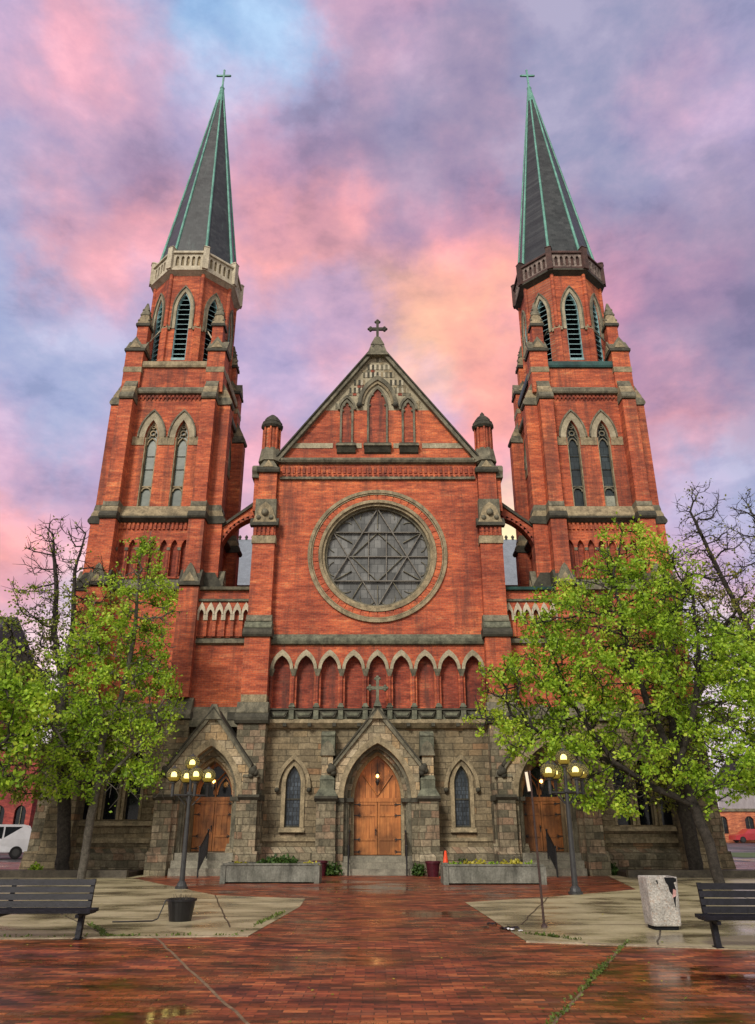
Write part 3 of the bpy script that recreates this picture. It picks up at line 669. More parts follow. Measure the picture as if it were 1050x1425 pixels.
# body of the church behind
body = MB()
body.box(-4.9, 4.9, 32.45, 62, 0, 17.0, 'brickdark')
body.pxz([(-4.9, 17.0), (4.9, 17.0), (0, 23.3)], 32.4, 62, 'slate')
for s in (-1, 1):
    x0, x1 = sorted((s * 4.9, s * 11.5)); body.box(x0, x1, 38.2, 55, 0, 10.9, 'brickdark')
    body.add([(s * 11.7, 33.6, 10.6), (s * 11.7, 55, 10.6), (s * 4.9, 55, 13.0), (s * 4.9, 33.6, 11.6)], [(0,1,2,3)], 'slate')
cpart(body, 'nave_body')
tp = MB()
tp.box(-15.5, 15.5, 56, 66, 0, 18.6, 'brickdark')
tp.pyz([(55.6, 18.6), (60.5, 24.1), (65.4, 18.6)], -16, 16, 'transept')
for i in range(int(31 / 0.55)):
    x = -15.5 + i * 0.55; tp.lathe(x, 60.5, [(0.10, 24.05), (0.10, 24.22), (0.16, 24.32), (0.02, 24.5)], 6, 'mould')
cpart(tp, 'transept_roof')

# ---------------- portals
def hinge(mb, x, z, s, y):
    L = 0.26
    mb.box(min(x, x + s * L), max(x, x + s * L), y - 0.012, y, z - 0.018, z + 0.018, 'iron')
    for q in (-1, 1): mb.tube((x + s * L * 0.55, y - 0.006, z), (x + s * L * 0.95, y - 0.006, z + q * 0.07), 0.014, 0.008, 5, 'iron')
def leaf_door(cx, w, z0, z1, y, s, parent, mat, handle):
    d = MB(); x0, x1 = cx - w / 2, cx + w / 2
    d.box(x0 + 0.008, x1 - 0.008, y + 0.03, y + 0.08, z0, z1, mat)
    fr = 0.085
    for a, b, c, e in ((x0+0.008, x0+fr, z0, z1), (x1-fr, x1-0.008, z0, z1), (x0+fr, x1-fr, z0, z0+0.1), (x0+fr, x1-fr, z1-0.1, z1), (x0+fr, x1-fr, z0+0.5, z0+0.58), (x0+fr, x1-fr, z1-0.52, z1-0.44)):
        d.box(a, b, y, y + 0.03, c, e, mat)
    nb = 3
    for i in range(1, nb): 
        x = x0 + fr + (x1 - x0 - 2 * fr) * i / nb; d.box(x - 0.02, x + 0.02, y + 0.008, y + 0.03, z0 + 0.58, z1 - 0.52, mat)
    o = d.build('door', parent)
    if handle:
        pass
    hx = x1 if s > 0 else x0
    for z in (z0 + 0.1, z0 + 0.54, z1 - 0.48, z1 - 0.08): h = MB(); hinge(h, hx, z, -s, y); h.build('hinge', parent)
    b = len(d.v)
    k = MB(); ix = x0 + 0.05 if s > 0 else x1 - 0.05
    return o, (ix, z0 + 0.8)
def portal(cx, yf, kind):
    """a gabled stone doorway; yf = its front plane"""
    sd_ = kind == 'side'
    zd = 0.62 if not sd_ else 0.74
    dw = 0.92 if not sd_ else 0.80                  # half width of the doors
    zs = 2.66 if not sd_ else 2.70                  # springing
    hd = 1.62 if not sd_ else 1.35                  # rise of door arch
    wo, ho = (1.30, 2.02) if not sd_ else (1.10, 1.85)
    ap = 6.02 if not sd_ else 5.95                  # gable apex
    hw = 1.62 if not sd_ else 1.52                  # half width of gabled front
    p = MB(); p.M = Matrix.Translation((cx, 0, 0))
    yb = yf + 1.35 if not sd_ else yf + 1.95
    # front sheet: pointed opening under a gable
    apx = arch_pts(0, wo, zs, ho, 12)
    sl = 1.20 if not sd_ else 1.30
    gz = lambda x: ap - 0.25 - abs(x) * sl
    for (ax, az_), (bx, bz) in zip(apx[:-1], apx[1:]):
        for y in (yf,): p.add([(ax, y, az_), (bx, y, bz), (bx, y, max(gz(bx), bz)), (ax, y, max(gz(ax), az_))], [(0,1,2,3)], 'ashlarlight')
        p.add([(ax, yf, az_), (bx, yf, bz), (bx, yf + 0.3, bz), (ax, yf + 0.3, az_)], [(0,1,2,3)], 'trimtan')
        p.add([(ax, yf, gz(ax)), (bx, yf, gz(bx)), (bx, yb, gz(bx)), (ax, yb, gz(ax))], [(0,1,2,3)], 'slate')
    for q in (-1, 1):
        p.add([(q * wo, yf, zs), (q * hw, yf, zs), (q * hw, yf, gz(hw)), (q * wo, yf, gz(wo))], [(0,1,2,3)], 'ashlarlight')
        a, b = sorted((q * wo, q * hw)); p.box(a, b, yf + 0.02, yb, 0.0, zs, 'ashlarsmall')
        p.box(a - 0.02, b + 0.02, yf - 0.02, yb, zs - 0.16, zs + 0.02, 'mould')
        p.add([(q * hw, yf, zs), (q * hw, yb, zs), (q * hw, yb, gz(hw)), (q * hw, yf, gz(hw))], [(0,1,2,3)], 'ashlar')
    # smooth voussoir band round the opening
    p.aband(0, wo, wo + 0.20, zs, ho, ho + 0.28, yf - 0.035, yf + 0.05, 'trimtan', n=12)
    # receding orders
    o1 = wo - 0.13; o2 = (wo + dw) / 2
    p.aband(0, o1, wo + 0.02, zs, ho - 0.14, ho, yf + 0.28, yf + 0.5, 'trim', legs=zs - 0.3, n=12)
    p.aband(0, dw + 0.12, o1 + 0.02, zs, hd + 0.12, ho - 0.12, yf + 0.48, yf + 0.78, 'ashlarsmall', legs=zs - 0.3, n=12)
    p.aband(0, dw, dw + 0.14, zs, hd, hd + 0.14, yf + 0.76, yf + (1.3 if not sd_ else 1.8), 'trimtan', legs=zs - 0.3, n=12)
    for q in (-1, 1):
        p.box(min(q*dw, q*(wo)), max(q*dw, q*(wo)), yf + 0.24, yf + 1.0, zs - 0.14, zs, 'mould')
        p.tube((q * (o1 - 0.02), yf + 0.42, 0.5), (q * (o1 - 0.02), yf + 0.42, zs - 0.12), 0.06, 0.06, 8, 'trim')
    # coping slopes
    for q in (-1, 1):
        lo = hw + 0.08
        p.pxz([(q * lo, gz(lo) + 0.0), (q * lo, gz(lo) + 0.17), (0, ap + 0.0), (0, ap - 0.24)], yf - 0.12, yf + 0.22, 'trim')
        p.pxz([(q * (lo + 0.02), gz(lo) + 0.16), (q * (lo + 0.04), gz(lo) + 0.23), (0, ap + 0.08), (0, ap + 0.0)], yf - 0.17, yb, 'mould')
        for ex, ez, r_ in ((0, 0, 0.17), (0.1, -0.06, 0.12), (-0.05, -0.14, 0.12), (0.06, 0.12, 0.1)):
            p.sphere((q * (lo + 0.06 + ex), yf - 0.08, gz(lo) - 0.02 + ez), r_, 'mould', 8, 6)
    p.frust(-0.34, 0.34, yf - 0.17, yf + 0.2, ap - 0.42, -0.1, 0.1, yf - 0.14, yf + 0.1, ap + 0.16, 'trim')
    if not sd_:
        p.pxz([(-0.22, ap - 0.42), (0.22, ap - 0.42), (0, ap - 0.08)], yf - 0.2, yf - 0.17, 'trimtan')
    # flanking piers
    px0, px1 = (1.58, 2.32) if not sd_ else (1.26, 1.92)
    for q in (-1, 1):
        X = lambda a, b: sorted((q * a, q * b))
        a, b = X(px0, px1); 
        p.box(a, b, yf - 0.22, yb, 0.75, zs - 0.12, 'ashlarsmall')
        a, b = X(px0 - 0.02, px1 + 0.10); p.pyz([(yf - 0.36, 0), (yf - 0.36, 0.62), (yf - 0.2, 0.8), (yb, 0.8), (yb, 0)], a, b, 'ashlarsmall')
        a, b = X(px0 - 0.06, px1 + 0.08); p.pyz([(yf - 0.22, zs - 0.14), (yf - 0.33, zs - 0.03), (yf - 0.33, zs + 0.06), (yb, zs + 0.06), (yb, zs - 0.14)], a, b, 'mould')
        if not sd_:
            p.frust(*X(px0 - 0.06, px1 + 0.06), yf - 0.3, yb - 0.1, zs + 0.06, *X(px0 + 0.1, px1 - 0.08), yf - 0.06, yb - 0.1, zs + 0.34, 'greenstone')
            p.box(*X(px0 + 0.08, px1 - 0.10), yf - 0.05, yb - 0.1, zs + 0.34, zs + 0.66, 'greenstone')
            p.frust(*X(px0 + 0.06, px1 - 0.08), yf - 0.08, yb - 0.1, zs + 0.66, *X(px0 + 0.16, px1 - 0.14), yf + 0.0, yb - 0.1, zs + 0.82, 'greenstone')
            p.box(*X(px0 + 0.16, px1 - 0.14), yf, yb - 0.1, zs + 0.82, zs + 1.55, 'ashlarlight')
            p.box(*X(px0 + 0.08, px1 - 0.08), yf - 0.08, yb, zs + 1.55, zs + 1.62, 'trim')
            xm = q * (px0 + px1) / 2
            p.pxz([(xm - 0.28, zs + 1.62), (xm + 0.28, zs + 1.62), (xm + 0.2, zs + 1.95), (xm, zs + 2.12), (xm - 0.2, zs + 1.95)], yf - 0.06, yb, 'trim')
            p.box(*X(px0 + 0.1, px1 - 0.1), yf + 0.04, yb, zs + 1.62, zs + 2.3, 'greenstone')
            p.frust(*X(px0 + 0.1, px1 - 0.1), yf, yb, zs + 2.3, *X(px0 + 0.1, px1 - 0.1), yf + 0.3, yb, zs + 2.5, 'greenstone')
        else:
            p.box(*X(px0 + 0.06, px1 - 0.08), yf - 0.06, yb, zs + 0.06, zs + 0.7, 'ashlarsmall')
            p.frust(*X(px0 + 0.02, px1 - 0.02), yf - 0.1, yb, zs + 0.7, *X(px0 + 0.1, px1 - 0.14), yf + 0.2, yb, zs + 0.98, 'trim')
    # steps
    for i, (zz, dy) in enumerate(((zd, 0.0), (zd * 2 / 3, 0.32), (zd / 3, 0.64))):
        p.box(-wo - 0.02 + 0.01 * i, wo + 0.02 - 0.01 * i, yf + 0.1 - dy, yf + ((1.3 if not sd_ else 1.9) if i == 0 else 0.12 - dy + 0.34), 0, zz, 'step')
    # tympanum
    yd = yf + (0.98 if not sd_ else 1.5)
    o = cpart(p, 'portal', 'middle stone doorway with a cross on its gable' if not sd_ else None)
    t = MB(); t.M = Matrix.Translation((cx, 0, 0)); wm = 'wood' if cx <= 0 else 'wooddark'
    zt = zs + 0.02
    if not sd_:
        t.afill(0, dw, zt, zs + 0.02, hd, yd + 0.06, wm, 12)
        t.aband(0, dw - 0.08, dw, zs, hd - 0.12, hd, yd, yd + 0.06, wm, n=12)
        for i in range(-3, 4):
            x = i * 0.24; hh = [z for (xx, z) in arch_pts(0, dw, zs, hd, 20) if abs(xx - x) < 0.08]
            t.box(x - 0.012, x + 0.012, yd + 0.045, yd + 0.058, zt, (max(hh) if hh else zs + 1) - 0.1, 'wooddark')
        t.tube((0, yd + 0.03, zt + 0.1), (0.62, yd + 0.03, zs + 0.95), 0.03, 0.03, 4, wm); t.tube((0, yd + 0.03, zt + 0.1), (-0.62, yd + 0.03, zs + 0.95), 0.03, 0.03, 4, wm)
    else:
        t.aband(0, dw - 0.1, dw, zs, hd - 0.14, hd, yd, yd + 0.06, wm, n=12)
        t.tube((0, yd + 0.03, zt), (0, yd + 0.03, zs + hd * 0.5), 0.04, 0.04, 4, wm)
        for q in (-1, 1): t.tube((0, yd + 0.03, zs + hd * 0.45), (q * 0.42, yd + 0.03, zs + hd * 0.78), 0.04, 0.04, 4, wm)
        for q in (-1, 1): t.aband(q * 0.36, 0.27, 0.33, zt + 0.1, 0.62, 0.7, yd + 0.01, yd + 0.05, wm, n=6)
    t.box(-dw, dw, yd - 0.02, yd + 0.08, zs - 0.12, zt + 0.01, wm)
    to = t.build('tympanum', o)
    if sd_:
        g = MB(); g.M = t.M; g.afill(0, dw - 0.04, zt, zs, hd - 0.06, yd + 0.07, 'blackglass', 12); g.build('transom_glass', o)
    zt2 = zs - 0.13
    for q in (-1, 1):
        c = cx + q * dw / 2
        h, (ix, iz) = leaf_door(c, dw - 0.004, zd + 0.02, zt2, yd, q, o, wm, True)
    k = MB()
    k.box(cx - 0.085, cx - 0.05, yd - 0.045, yd - 0.012, zd + 0.72, zd + 0.95, 'iron'); k.sphere((cx - 0.067, yd - 0.05, zd + 0.9), 0.035, 'iron', 8, 6)
    k.build('door_handle', o)
    # lantern hanging on a bracket
    l = MB(); lz = zs + 0.82 if not sd_ else zs + 0.55; ly = yd - 0.28 if not sd_ else yf + 0.35
    lx = cx + (0.0 if not sd_ else 0.12 * (1 if cx < 0 else -1))
    l.tube((lx, ly, lz + 0.16), (lx, ly, lz + (0.5 if not sd_ else 0.75)), 0.012, 0.012, 5, 'iron')
    l.lathe(lx, ly, [(0.02, lz + 0.2), (0.10, lz + 0.1), (0.10, lz + 0.08)], 6, 'iron')
    for i in range(6):
        a = R(60 * i); l.tube((lx + 0.085 * math.cos(a), ly + 0.085 * math.sin(a), lz - 0.2), (lx + 0.09 * math.cos(a), ly + 0.09 * math.sin(a), lz + 0.09), 0.008, 0.008, 4, 'iron')
    l.lathe(lx, ly, [(0.03, lz - 0.34), (0.085, lz - 0.2), (0.085, lz - 0.18)], 6, 'iron')
    l.lathe(lx, ly, [(0.06, lz - 0.18), (0.06, lz - 0.06)], 6, 'iron')
    lo_ = l.build('lantern', o)
    e = MB(); e.sphere((lx, ly, lz + 0.01), 0.062, 'lantern', 10, 8, 1.1); e.build('bulb', o)
    pl = bpy.data.lights.new('lantern_light', 'POINT'); pl.energy = 9; pl.color = (1, 0.5, 0.18); pl.shadow_soft_size = 0.07
    plo = bpy.data.objects.new('lantern_light', pl); col.objects.link(plo); plo.location = (lx, ly - 0.12, lz + 0.02)
portal(0.0, 31.15, 'main')
portal(-6.44, 30.8, 'side')
portal(6.44, 30.8, 'side')

# ---------------- towers
TX, TY, HW = 10.25, 35.2, 2.33
def tower(s):
    root = MB(); cx = s * TX
    T = Matrix.Translation((cx, TY, 0))
    par = 'cream' if s < 0 else 'brownpar'
    wins = []; louv = []
    for k in range(4):
        root.M = T @ Matrix.Rotation(R(90 * k), 4, 'Z'); y = -HW
        # k=0 front, 1 = facing +x, 3 = facing -x
        # stone storey
        if k == 0:
            ops = [(-1.3, 0.30, 1.9, 4.0, 0.5), (-0.42, 0.30, 1.9, 4.0, 0.5), (0.46, 0.30, 1.9, 4.0, 0.5)] if s < 0 else [(-0.46, 0.30, 1.7, 3.7, 0.5), (0.42, 0.30, 1.7, 3.7, 0.5), (1.3, 0.30, 1.7, 3.7, 0.5)]
            root.awall(-HW - 0.3, HW + 0.3, 0, 6.3, ops, y - 0.35, 0.35, 'ashlar', mr='trimtan')
            for c, w, zb, zs, h in ops:
                root.aband(c, w, w + 0.11, zs, h, h + 0.16, y - 0.41, y - 0.3, 'trimtan', legs=zs - zb)
                wins.append((root.M.copy(), c, w, zb, zs, h, y - 0.12, 'blackglass', None))
            root.pyz([(y - 0.5, ops[0][2] - 0.22), (y - 0.35, ops[0][2] - 0.05), (y - 0.3, ops[0][2] - 0.05), (y - 0.3, ops[0][2] - 0.22)], -1.9, 1.9, 'trimtan')
            root.pyz([(y - 0.62, 0), (y - 0.62, 0.62), (y - 0.36, 0.85), (y - 0.3, 0.85), (y - 0.3, 0)], -HW, HW, 'ashlarsmall')
            root.pyz([(y - 0.45, 1.05), (y - 0.45, 1.2), (y - 0.35, 1.25), (y - 0.3, 1.05)], -HW, HW, 'trimtan')
            root.pyz([(y - 0.5, 5.7), (y - 0.5, 5.95), (y, 6.45), (y + 0.1, 6.45), (y + 0.1, 5.7)], -HW, HW, 'trim')
        else: root.add([(-HW, y - 0.3, 0), (HW, y - 0.3, 0), (HW, y - 0.3, 6.3), (-HW, y - 0.3, 6.3)], [(0,1,2,3)], 'ashlar')
        q4 = lambda a, b, c, d, yy, m: root.add([(a, yy, c), (b, yy, c), (b, yy, d), (a, yy, d)], [(0,1,2,3)], m)
        q4(-HW, HW, 6.2, 11.55, y, 'brick')
        root.pyz([(y + 0.1, 11.35), (y - 0.2, 11.42), (y - 0.2, 11.6), (y, 12.0), (y + 0.1, 12.0)], -1.7, 1.7, 'trim')
        # blind arcade
        na = 7; aw = 3.36 / na
        root.awall(-1.68, 1.68, 11.95, 14.72, [(-1.68 + aw * (i + 0.5), aw * 0.33, 12.05, 13.45, 0.36) for i in range(na)], y - 0.1, 0.2, 'brick', n=4)
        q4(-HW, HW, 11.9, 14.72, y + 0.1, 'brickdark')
        for i in range(na + 1): 
            x = -1.68 + aw * i; root.box(x - 0.075, x + 0.075, y - 0.15, y - 0.09, 13.28, 13.42, 'trim')
            if 0 < i < na: root.tube((x, y - 0.1, 12.0), (x, y - 0.1, 13.3), 0.045, 0.045, 6, 'brickdark')
        for i in range(17): 
            x = -1.6 + i * 0.2; root.box(x - 0.05, x + 0.05, y - 0.17, y - 0.09, 14.3, 14.62, 'brick')
        root.pyz([(y + 0.1, 14.62), (y - 0.2, 14.66), (y - 0.38, 14.8), (y - 0.38, 14.95), (y - 0.06, 15.42), (y - 0.02, 15.5), (y + 0.1, 15.5)], -1.72, 1.72, 'trimtan')
        root.pyz([(y - 0.19, 14.62), (y - 0.41, 14.78), (y - 0.41, 14.87), (y - 0.3, 14.9)], -1.7, 1.7, 'mould')
        # twin lancets
        ops = [(-0.74, 0.31, 15.5, 19.15, 0.95), (0.74, 0.31, 15.5, 19.15, 0.95)]
        root.awall(-HW, HW, 15.3, 21.35, ops, y, 0.3, 'brick', n=8)
        for c, w, zb, zs, h in ops:
            root.aband(c, w + 0.02, w + 0.31, zs, h, h + 0.48, y - 0.04, y + 0.05, 'trimpale', n=9)
            root.aband(c, w + 0.31, w + 0.38, zs, h + 0.47, h + 0.58, y - 0.1, y + 0.01, 'trim', n=9)
            root.box(c - w - 0.03, c - w + 0.05, y + 0.02, y + 0.28, zb, zs, 'trimtan'); root.box(c + w - 0.05, c + w + 0.03, y + 0.02, y + 0.28, zb, zs, 'trimtan')
            if k != 2: wins.append((root.M.copy(), c, w, zb, zs, h, y + 0.2, 'paleglass' if s < 0 else 'darkglass', 'trimtan' if s < 0 else 'trim'))
        for a, b in ((-1.66, -1.08), (-0.40, 0.40), (1.08, 1.66)): root.box(a, b, y - 0.035, y + 0.01, 18.72, 19.17, 'trimtan')
        # corbel frieze
        for i in range(17):
            x = -1.6 + i * 0.2
            root.frust(x - 0.02, x + 0.02, y - 0.02, y + 0.01, 21.18, x - 0.075, x + 0.075, y - 0.09, y + 0.01, 21.34, 'brickdark')
            root.box(x - 0.16, x - 0.05, y - 0.06, y + 0.01, 21.36, 21.5, 'brickdark')
        q4(-HW, HW, 21.3, 23.3, y, 'brick')
        root.pyz([(y + 0.05, 21.52), (y - 0.16, 21.55), (y - 0.2, 21.62), (y - 0.2, 21.8), (y, 21.98), (y + 0.05, 21.98)], -1.68, 1.68, 'trim')
        root.pyz([(y + 0.6, 23.08), (y - 0.1, 23.1), (y - 0.14, 23.2), (y - 0.14, 23.42), (y + 0.6, 23.7)], -1.74, 1.74, 'trimtan' if s < 0 else 'patinadark')
        # angle buttresses: two per face
        for q in (-1, 1):
            X = lambda a, b: sorted((q * a, q * b))
            d = 0
            # stone foot, battered
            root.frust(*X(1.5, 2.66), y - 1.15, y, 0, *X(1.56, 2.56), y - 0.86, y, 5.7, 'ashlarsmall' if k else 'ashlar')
            root.frust(*X(1.42, 2.76), y - 1.3, y, 0, *X(1.48, 2.68), y - 1.2, y, 0.75, 'ashlar')
            root.pyz([(y, 5.7), (y - 0.98, 5.72), (y - 0.98, 5.9), (y - 0.6, 6.6), (y, 6.6)], *X(1.5, 2.6), 'trim')
            root.box(*X(1.60, 2.44), y - 0.88, y, 6.6, 11.35, 'brick')
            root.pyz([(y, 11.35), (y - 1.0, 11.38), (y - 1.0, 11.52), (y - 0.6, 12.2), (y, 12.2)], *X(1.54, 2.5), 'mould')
            xm = q * 2.02
            root.pxz([(xm - 0.46, 11.48), (xm + 0.46, 11.48), (xm + 0.1, 12.3), (xm, 12.42), (xm - 0.1, 12.3)], y - 0.98, y - 0.5, 'trim')
            root.pxz([(xm - 0.26, 11.56), (xm + 0.26, 11.56), (xm, 12.0)], y - 1.01, y - 0.98, 'trimtan')
            root.box(*X(1.66, 2.38), y - 0.72, y, 12.0, 14.6, 'brick')
            root.pyz([(y, 14.58), (y - 0.80, 14.62), (y - 0.86, 14.7), (y - 0.86, 14.8), (y - 0.74, 14.98), (y, 14.98)], *X(1.61, 2.43), 'mould')
            root.pyz([(y, 14.98), (y - 0.74, 14.985), (y - 0.74, 15.08), (y - 0.64, 15.26), (y, 15.26)], *X(1.64, 2.40), 'trimtan')
            root.pyz([(y, 15.26), (y - 0.66, 15.265), (y - 0.66, 15.32), (y - 0.61, 15.55), (y, 15.55)], *X(1.66, 2.38), 'trim')
            root.box(*X(1.69, 2.34), y - 0.62, y, 15.5, 20.9, 'brick')
            root.pyz([(y, 20.95), (y - 0.66, 20.98), (y - 0.71, 21.05), (y - 0.71, 21.14), (y - 0.60, 21.36), (y, 21.36)], *X(1.66, 2.37), 'trim')
            root.pyz([(y, 21.36), (y - 0.57, 21.37), (y - 0.57, 21.46), (y - 0.40, 21.8), (y, 21.8)], *X(1.68, 2.35), 'trimtan')
            root.pyz([(y, 21.8), (y - 0.38, 21.81), (y - 0.38, 21.88), (y - 0.12, 22.35), (y, 22.35)], *X(1.70, 2.33), 'trim')
    # corner masses and pinnacles
    for sx in (-1, 1):
        for sy in (-1, 1):
            root.M = T @ Matrix.Translation((sx * 2.08, sy * 2.08, 0)) 
            root.box(-0.44, 0.44, -0.44, 0.44, 21.6, 24.0, 'brick')
            root.box(-0.46, 0.46, -0.46, 0.46, 22.75, 23.05, 'trimtan')
            root.box(-0.52, 0.52, -0.52, 0.52, 23.98, 24.12, 'mould')
    tw = cpart(root, 'tower', 'left tower with a cream stone parapet' if s < 0 else 'right tower with a dark brown parapet')
    for sx in (-1, 1):
        for sy in (-1, 1):
            p = MB(); p.M = T @ Matrix.Translation((sx * 2.08, sy * 2.08, 0))
            for k in range(4):
                R4 = p.M @ Matrix.Rotation(R(90 * k), 4, 'Z'); keep = p.M; p.M = R4
                p.pxz([(-0.48, 24.12), (0.48, 24.12), (0, 24.85)], -0.5, -0.1, 'trim'); p.pxz([(-0.28, 24.18), (0.28, 24.18), (0, 24.6)], -0.53, -0.5, 'trimtan')
                p.M = keep
            p.M = T @ Matrix.Translation((sx * 1.95, sy * 1.95, 0))
            p.box(-0.28, 0.28, -0.28, 0.28, 24.3, 25.75, 'brick')
            p.box(-0.36, 0.36, -0.36, 0.36, 25.72, 25.88, 'mould')
            p.frust(-0.33, 0.33, -0.33, 0.33, 25.88, -0.2, 0.2, -0.2, 0.2, 26.5, 'trimtan'); p.frust(-0.23, 0.23, -0.23, 0.23, 26.5, -0.04, 0.04, -0.04, 0.04, 27.35, 'trim')
            for i in range(4):
                for z in (26.1, 26.5, 26.85):
                    a = R(45 + 90 * i); r_ = 0.42 - (z - 25.9) * 0.24; p.sphere((r_ * math.cos(a) , r_ * math.sin(a), z), 0.07, 'trim', 6, 5)
            # iron brace to the belfry
            p.M = T
            p.tube((sx * 1.75, sy * 1.75, 25.0), (sx * 1.25, sy * 1.55, 25.9), 0.045, 0.045, 4, 'cream' if s < 0 else 'mould')
            p.build('pinnacle', tw)
    # belfry
    b = MB(); A = 2.05; hs = A * math.tan(R(22.5))
    for k in range(8):
        b.M = T @ Matrix.Rotation(R(45 * k), 4, 'Z')
        op = (0.0, 0.36, 23.75, 26.9, 1.15)
        b.awall(-hs, hs, 23.3, 29.3, [op], -A, 0.35, 'brick', n=8)
        c, w, zb, zs, h = op
        b.aband(c, w, w + 0.17, zs, h, h + 0.30, -A - 0.04, -A + 0.03, 'trimpale', legs=1.2, n=9)
        b.aband(c, w + 0.17, w + 0.23, zs, h + 0.29, h + 0.39, -A - 0.10, -A + 0.01, 'trim', legs=1.2, n=9)
        b.box(-w - 0.42, -w - 0.22, -A - 0.09, -A, 25.6, 25.8, 'trimtan'); b.box(w + 0.22, w + 0.42, -A - 0.09, -A, 25.6, 25.8, 'trimtan')
        b.pyz([(-A + 0.1, 23.3), (-A - 0.1, 23.35), (-A - 0.1, 23.5), (-A + 0.05, 23.74)], -w - 0.5, w + 0.5, 'trimtan')
        b.M = b.M @ Matrix.Rotation(R(22.5), 4, 'Z'); rr_ = A / math.cos(R(22.5))
        b.box(-0.17, 0.17, -rr_ - 0.07, -rr_ + 0.2, 23.3, 25.7, 'brick'); b.frust(-0.17, 0.17, -rr_ - 0.07, -rr_ + 0.2, 25.7, -0.12, 0.12, -rr_ - 0.02, -rr_ + 0.2, 25.95, 'trimtan')
        b.tube((0, -rr_, 25.8), (0, -rr_, 29.2), 0.11, 0.11, 8, 'brick')
    bo = b.build('belfry', tw)
    for k in range(8):
        if k in (3, 4, 5): continue
        l = MB(); l.M = T @ Matrix.Rotation(R(45 * k), 4, 'Z'); w = 0.36
        l.aband(0, w - 0.04, w + 0.01, 26.9, 1.07, 1.15, -A + 0.05, -A + 0.28, 'louvre', legs=3.15, n=8)
        l.afill(0, w, 23.75, 26.9, 1.15, -A + 0.36, 'hole')
        z = 23.85
        ap_ = arch_pts(0, w, 26.9, 1.15, 20)
        while z < 27.9:
            ww = w - 0.01 if z < 26.9 else max([abs(x) for x, zz in ap_ if zz >= z] + [0.02]) - 0.02
            l.pyz([(-A + 0.08, z), (-A + 0.08, z + 0.03), (-A + 0.30, z + 0.2), (-A + 0.30, z + 0.17)], -ww, ww, 'louvre'); z += 0.31
        l.box(-w, w, -A - 0.02, -A + 0.2, 23.76, 23.9, 'louvre')
        l.build('louvre_window', tw)
    # parapet
    p = MB(); B = 2.28; hb = B * math.tan(R(22.5))
    p.lathe(0, 0, [(2.05 / math.cos(R(22.5)), 29.1), (2.3 / math.cos(R(22.5)), 29.32), (2.32 / math.cos(R(22.5)), 29.42), (1.6, 29.44)], 8, 'mould' if s > 0 else 'trim', R(22.5)) if False else None
    p.M = T
    ck = 1 / math.cos(R(22.5))
    p.lathe(0, 0, [(2.0 * ck, 29.08), (2.26 * ck, 29.26), (2.34 * ck, 29.3), (2.34 * ck, 29.4), (2.2 * ck, 29.42)], 8, par if s < 0 else 'mould', R(22.5))
    for k in range(8):
        p.M = T @ Matrix.Rotation(R(45 * k), 4, 'Z')
        p.box(-hb, hb, -B - 0.02, -B + 0.14, 29.4, 29.56, par)
        p.awall(-hb + 0.12, hb - 0.12, 29.56, 30.42, [(-0.58 + 0.29 * i, 0.085, 29.62, 30.12, 0.16) for i in range(5)], -B, 0.1, par if s < 0 else 'brownpar2', n=4)
        p.box(-hb + 0.1, hb - 0.1, -B + 0.1, -B + 0.14, 29.5, 30.45, 'hole' if False else ('trimtan' if s < 0 else 'brownpar'))
        p.pyz([(-B - 0.1, 30.42), (-B - 0.1, 30.52), (-B - 0.02, 30.62), (-B + 0.18, 30.62), (-B + 0.18, 30.42)], -hb, hb, par)
        p.M = p.M @ Matrix.Rotation(R(22.5), 4, 'Z'); rr_ = B / math.cos(R(22.5))
        p.box(-0.15, 0.15, -rr_ - 0.13, -rr_ + 0.2, 29.36, 30.78, par); p.frust(-0.18, 0.18, -rr_ - 0.16, -rr_ + 0.22, 30.78, -0.1, 0.1, -rr_ - 0.05, -rr_ + 0.15, 30.92, par)
    p.build('parapet', tw)
    sp = MB(); sp.M = T
    LEAN = 0.18 if s < 0 else -0.42          # each spire leans a little towards the nave
    sp.lathe(0, 0, [(2.17 * ck, 29.42), (2.17 * ck, 29.7), (0.07, 45.9)], 8, 'slate', R(22.5))
    lean = lambda mb: setattr(mb, 'v', [(x + LEAN * max(0, (z - 29.7) / 16.2), y_, z) for x, y_, z in mb.v])
    lean(sp)
    so = sp.build('spire', tw)
    for k in range(8):
        rb = MB(); a = R(22.5 + 45 * k)
        rb.M = T; r0 = 2.18 * ck
        rb.tube((r0 * math.cos(a), r0 * math.sin(a), 29.7), (0.05 * math.cos(a), 0.05 * math.sin(a), 46.0), 0.085, 0.05, 6, 'patina')
        lean(rb); rb.build('rib', tw)
    fn = MB(); fn.M = T
    fn.lathe(0, 0, [(0.26, 44.6), (0.13, 45.8), (0.16, 45.9), (0.08, 46.05), (0.05, 46.3)], 8, 'patina'); lean(fn); fn.build('spire_cap', tw)
    c = MB(); c.M = T
    c.box(-0.05, 0.05, -0.05, 0.05, 46.1, 47.55, 'patina'); c.box(-0.42, 0.42, -0.045, 0.045, 47.0, 47.12, 'patina')
    for dx, dz in ((-0.42, 47.06), (0.42, 47.06), (0, 47.55)): c.sphere((dx, 0, dz), 0.075, 'patina', 8, 6)
    lean(c); c.build('cross', tw)
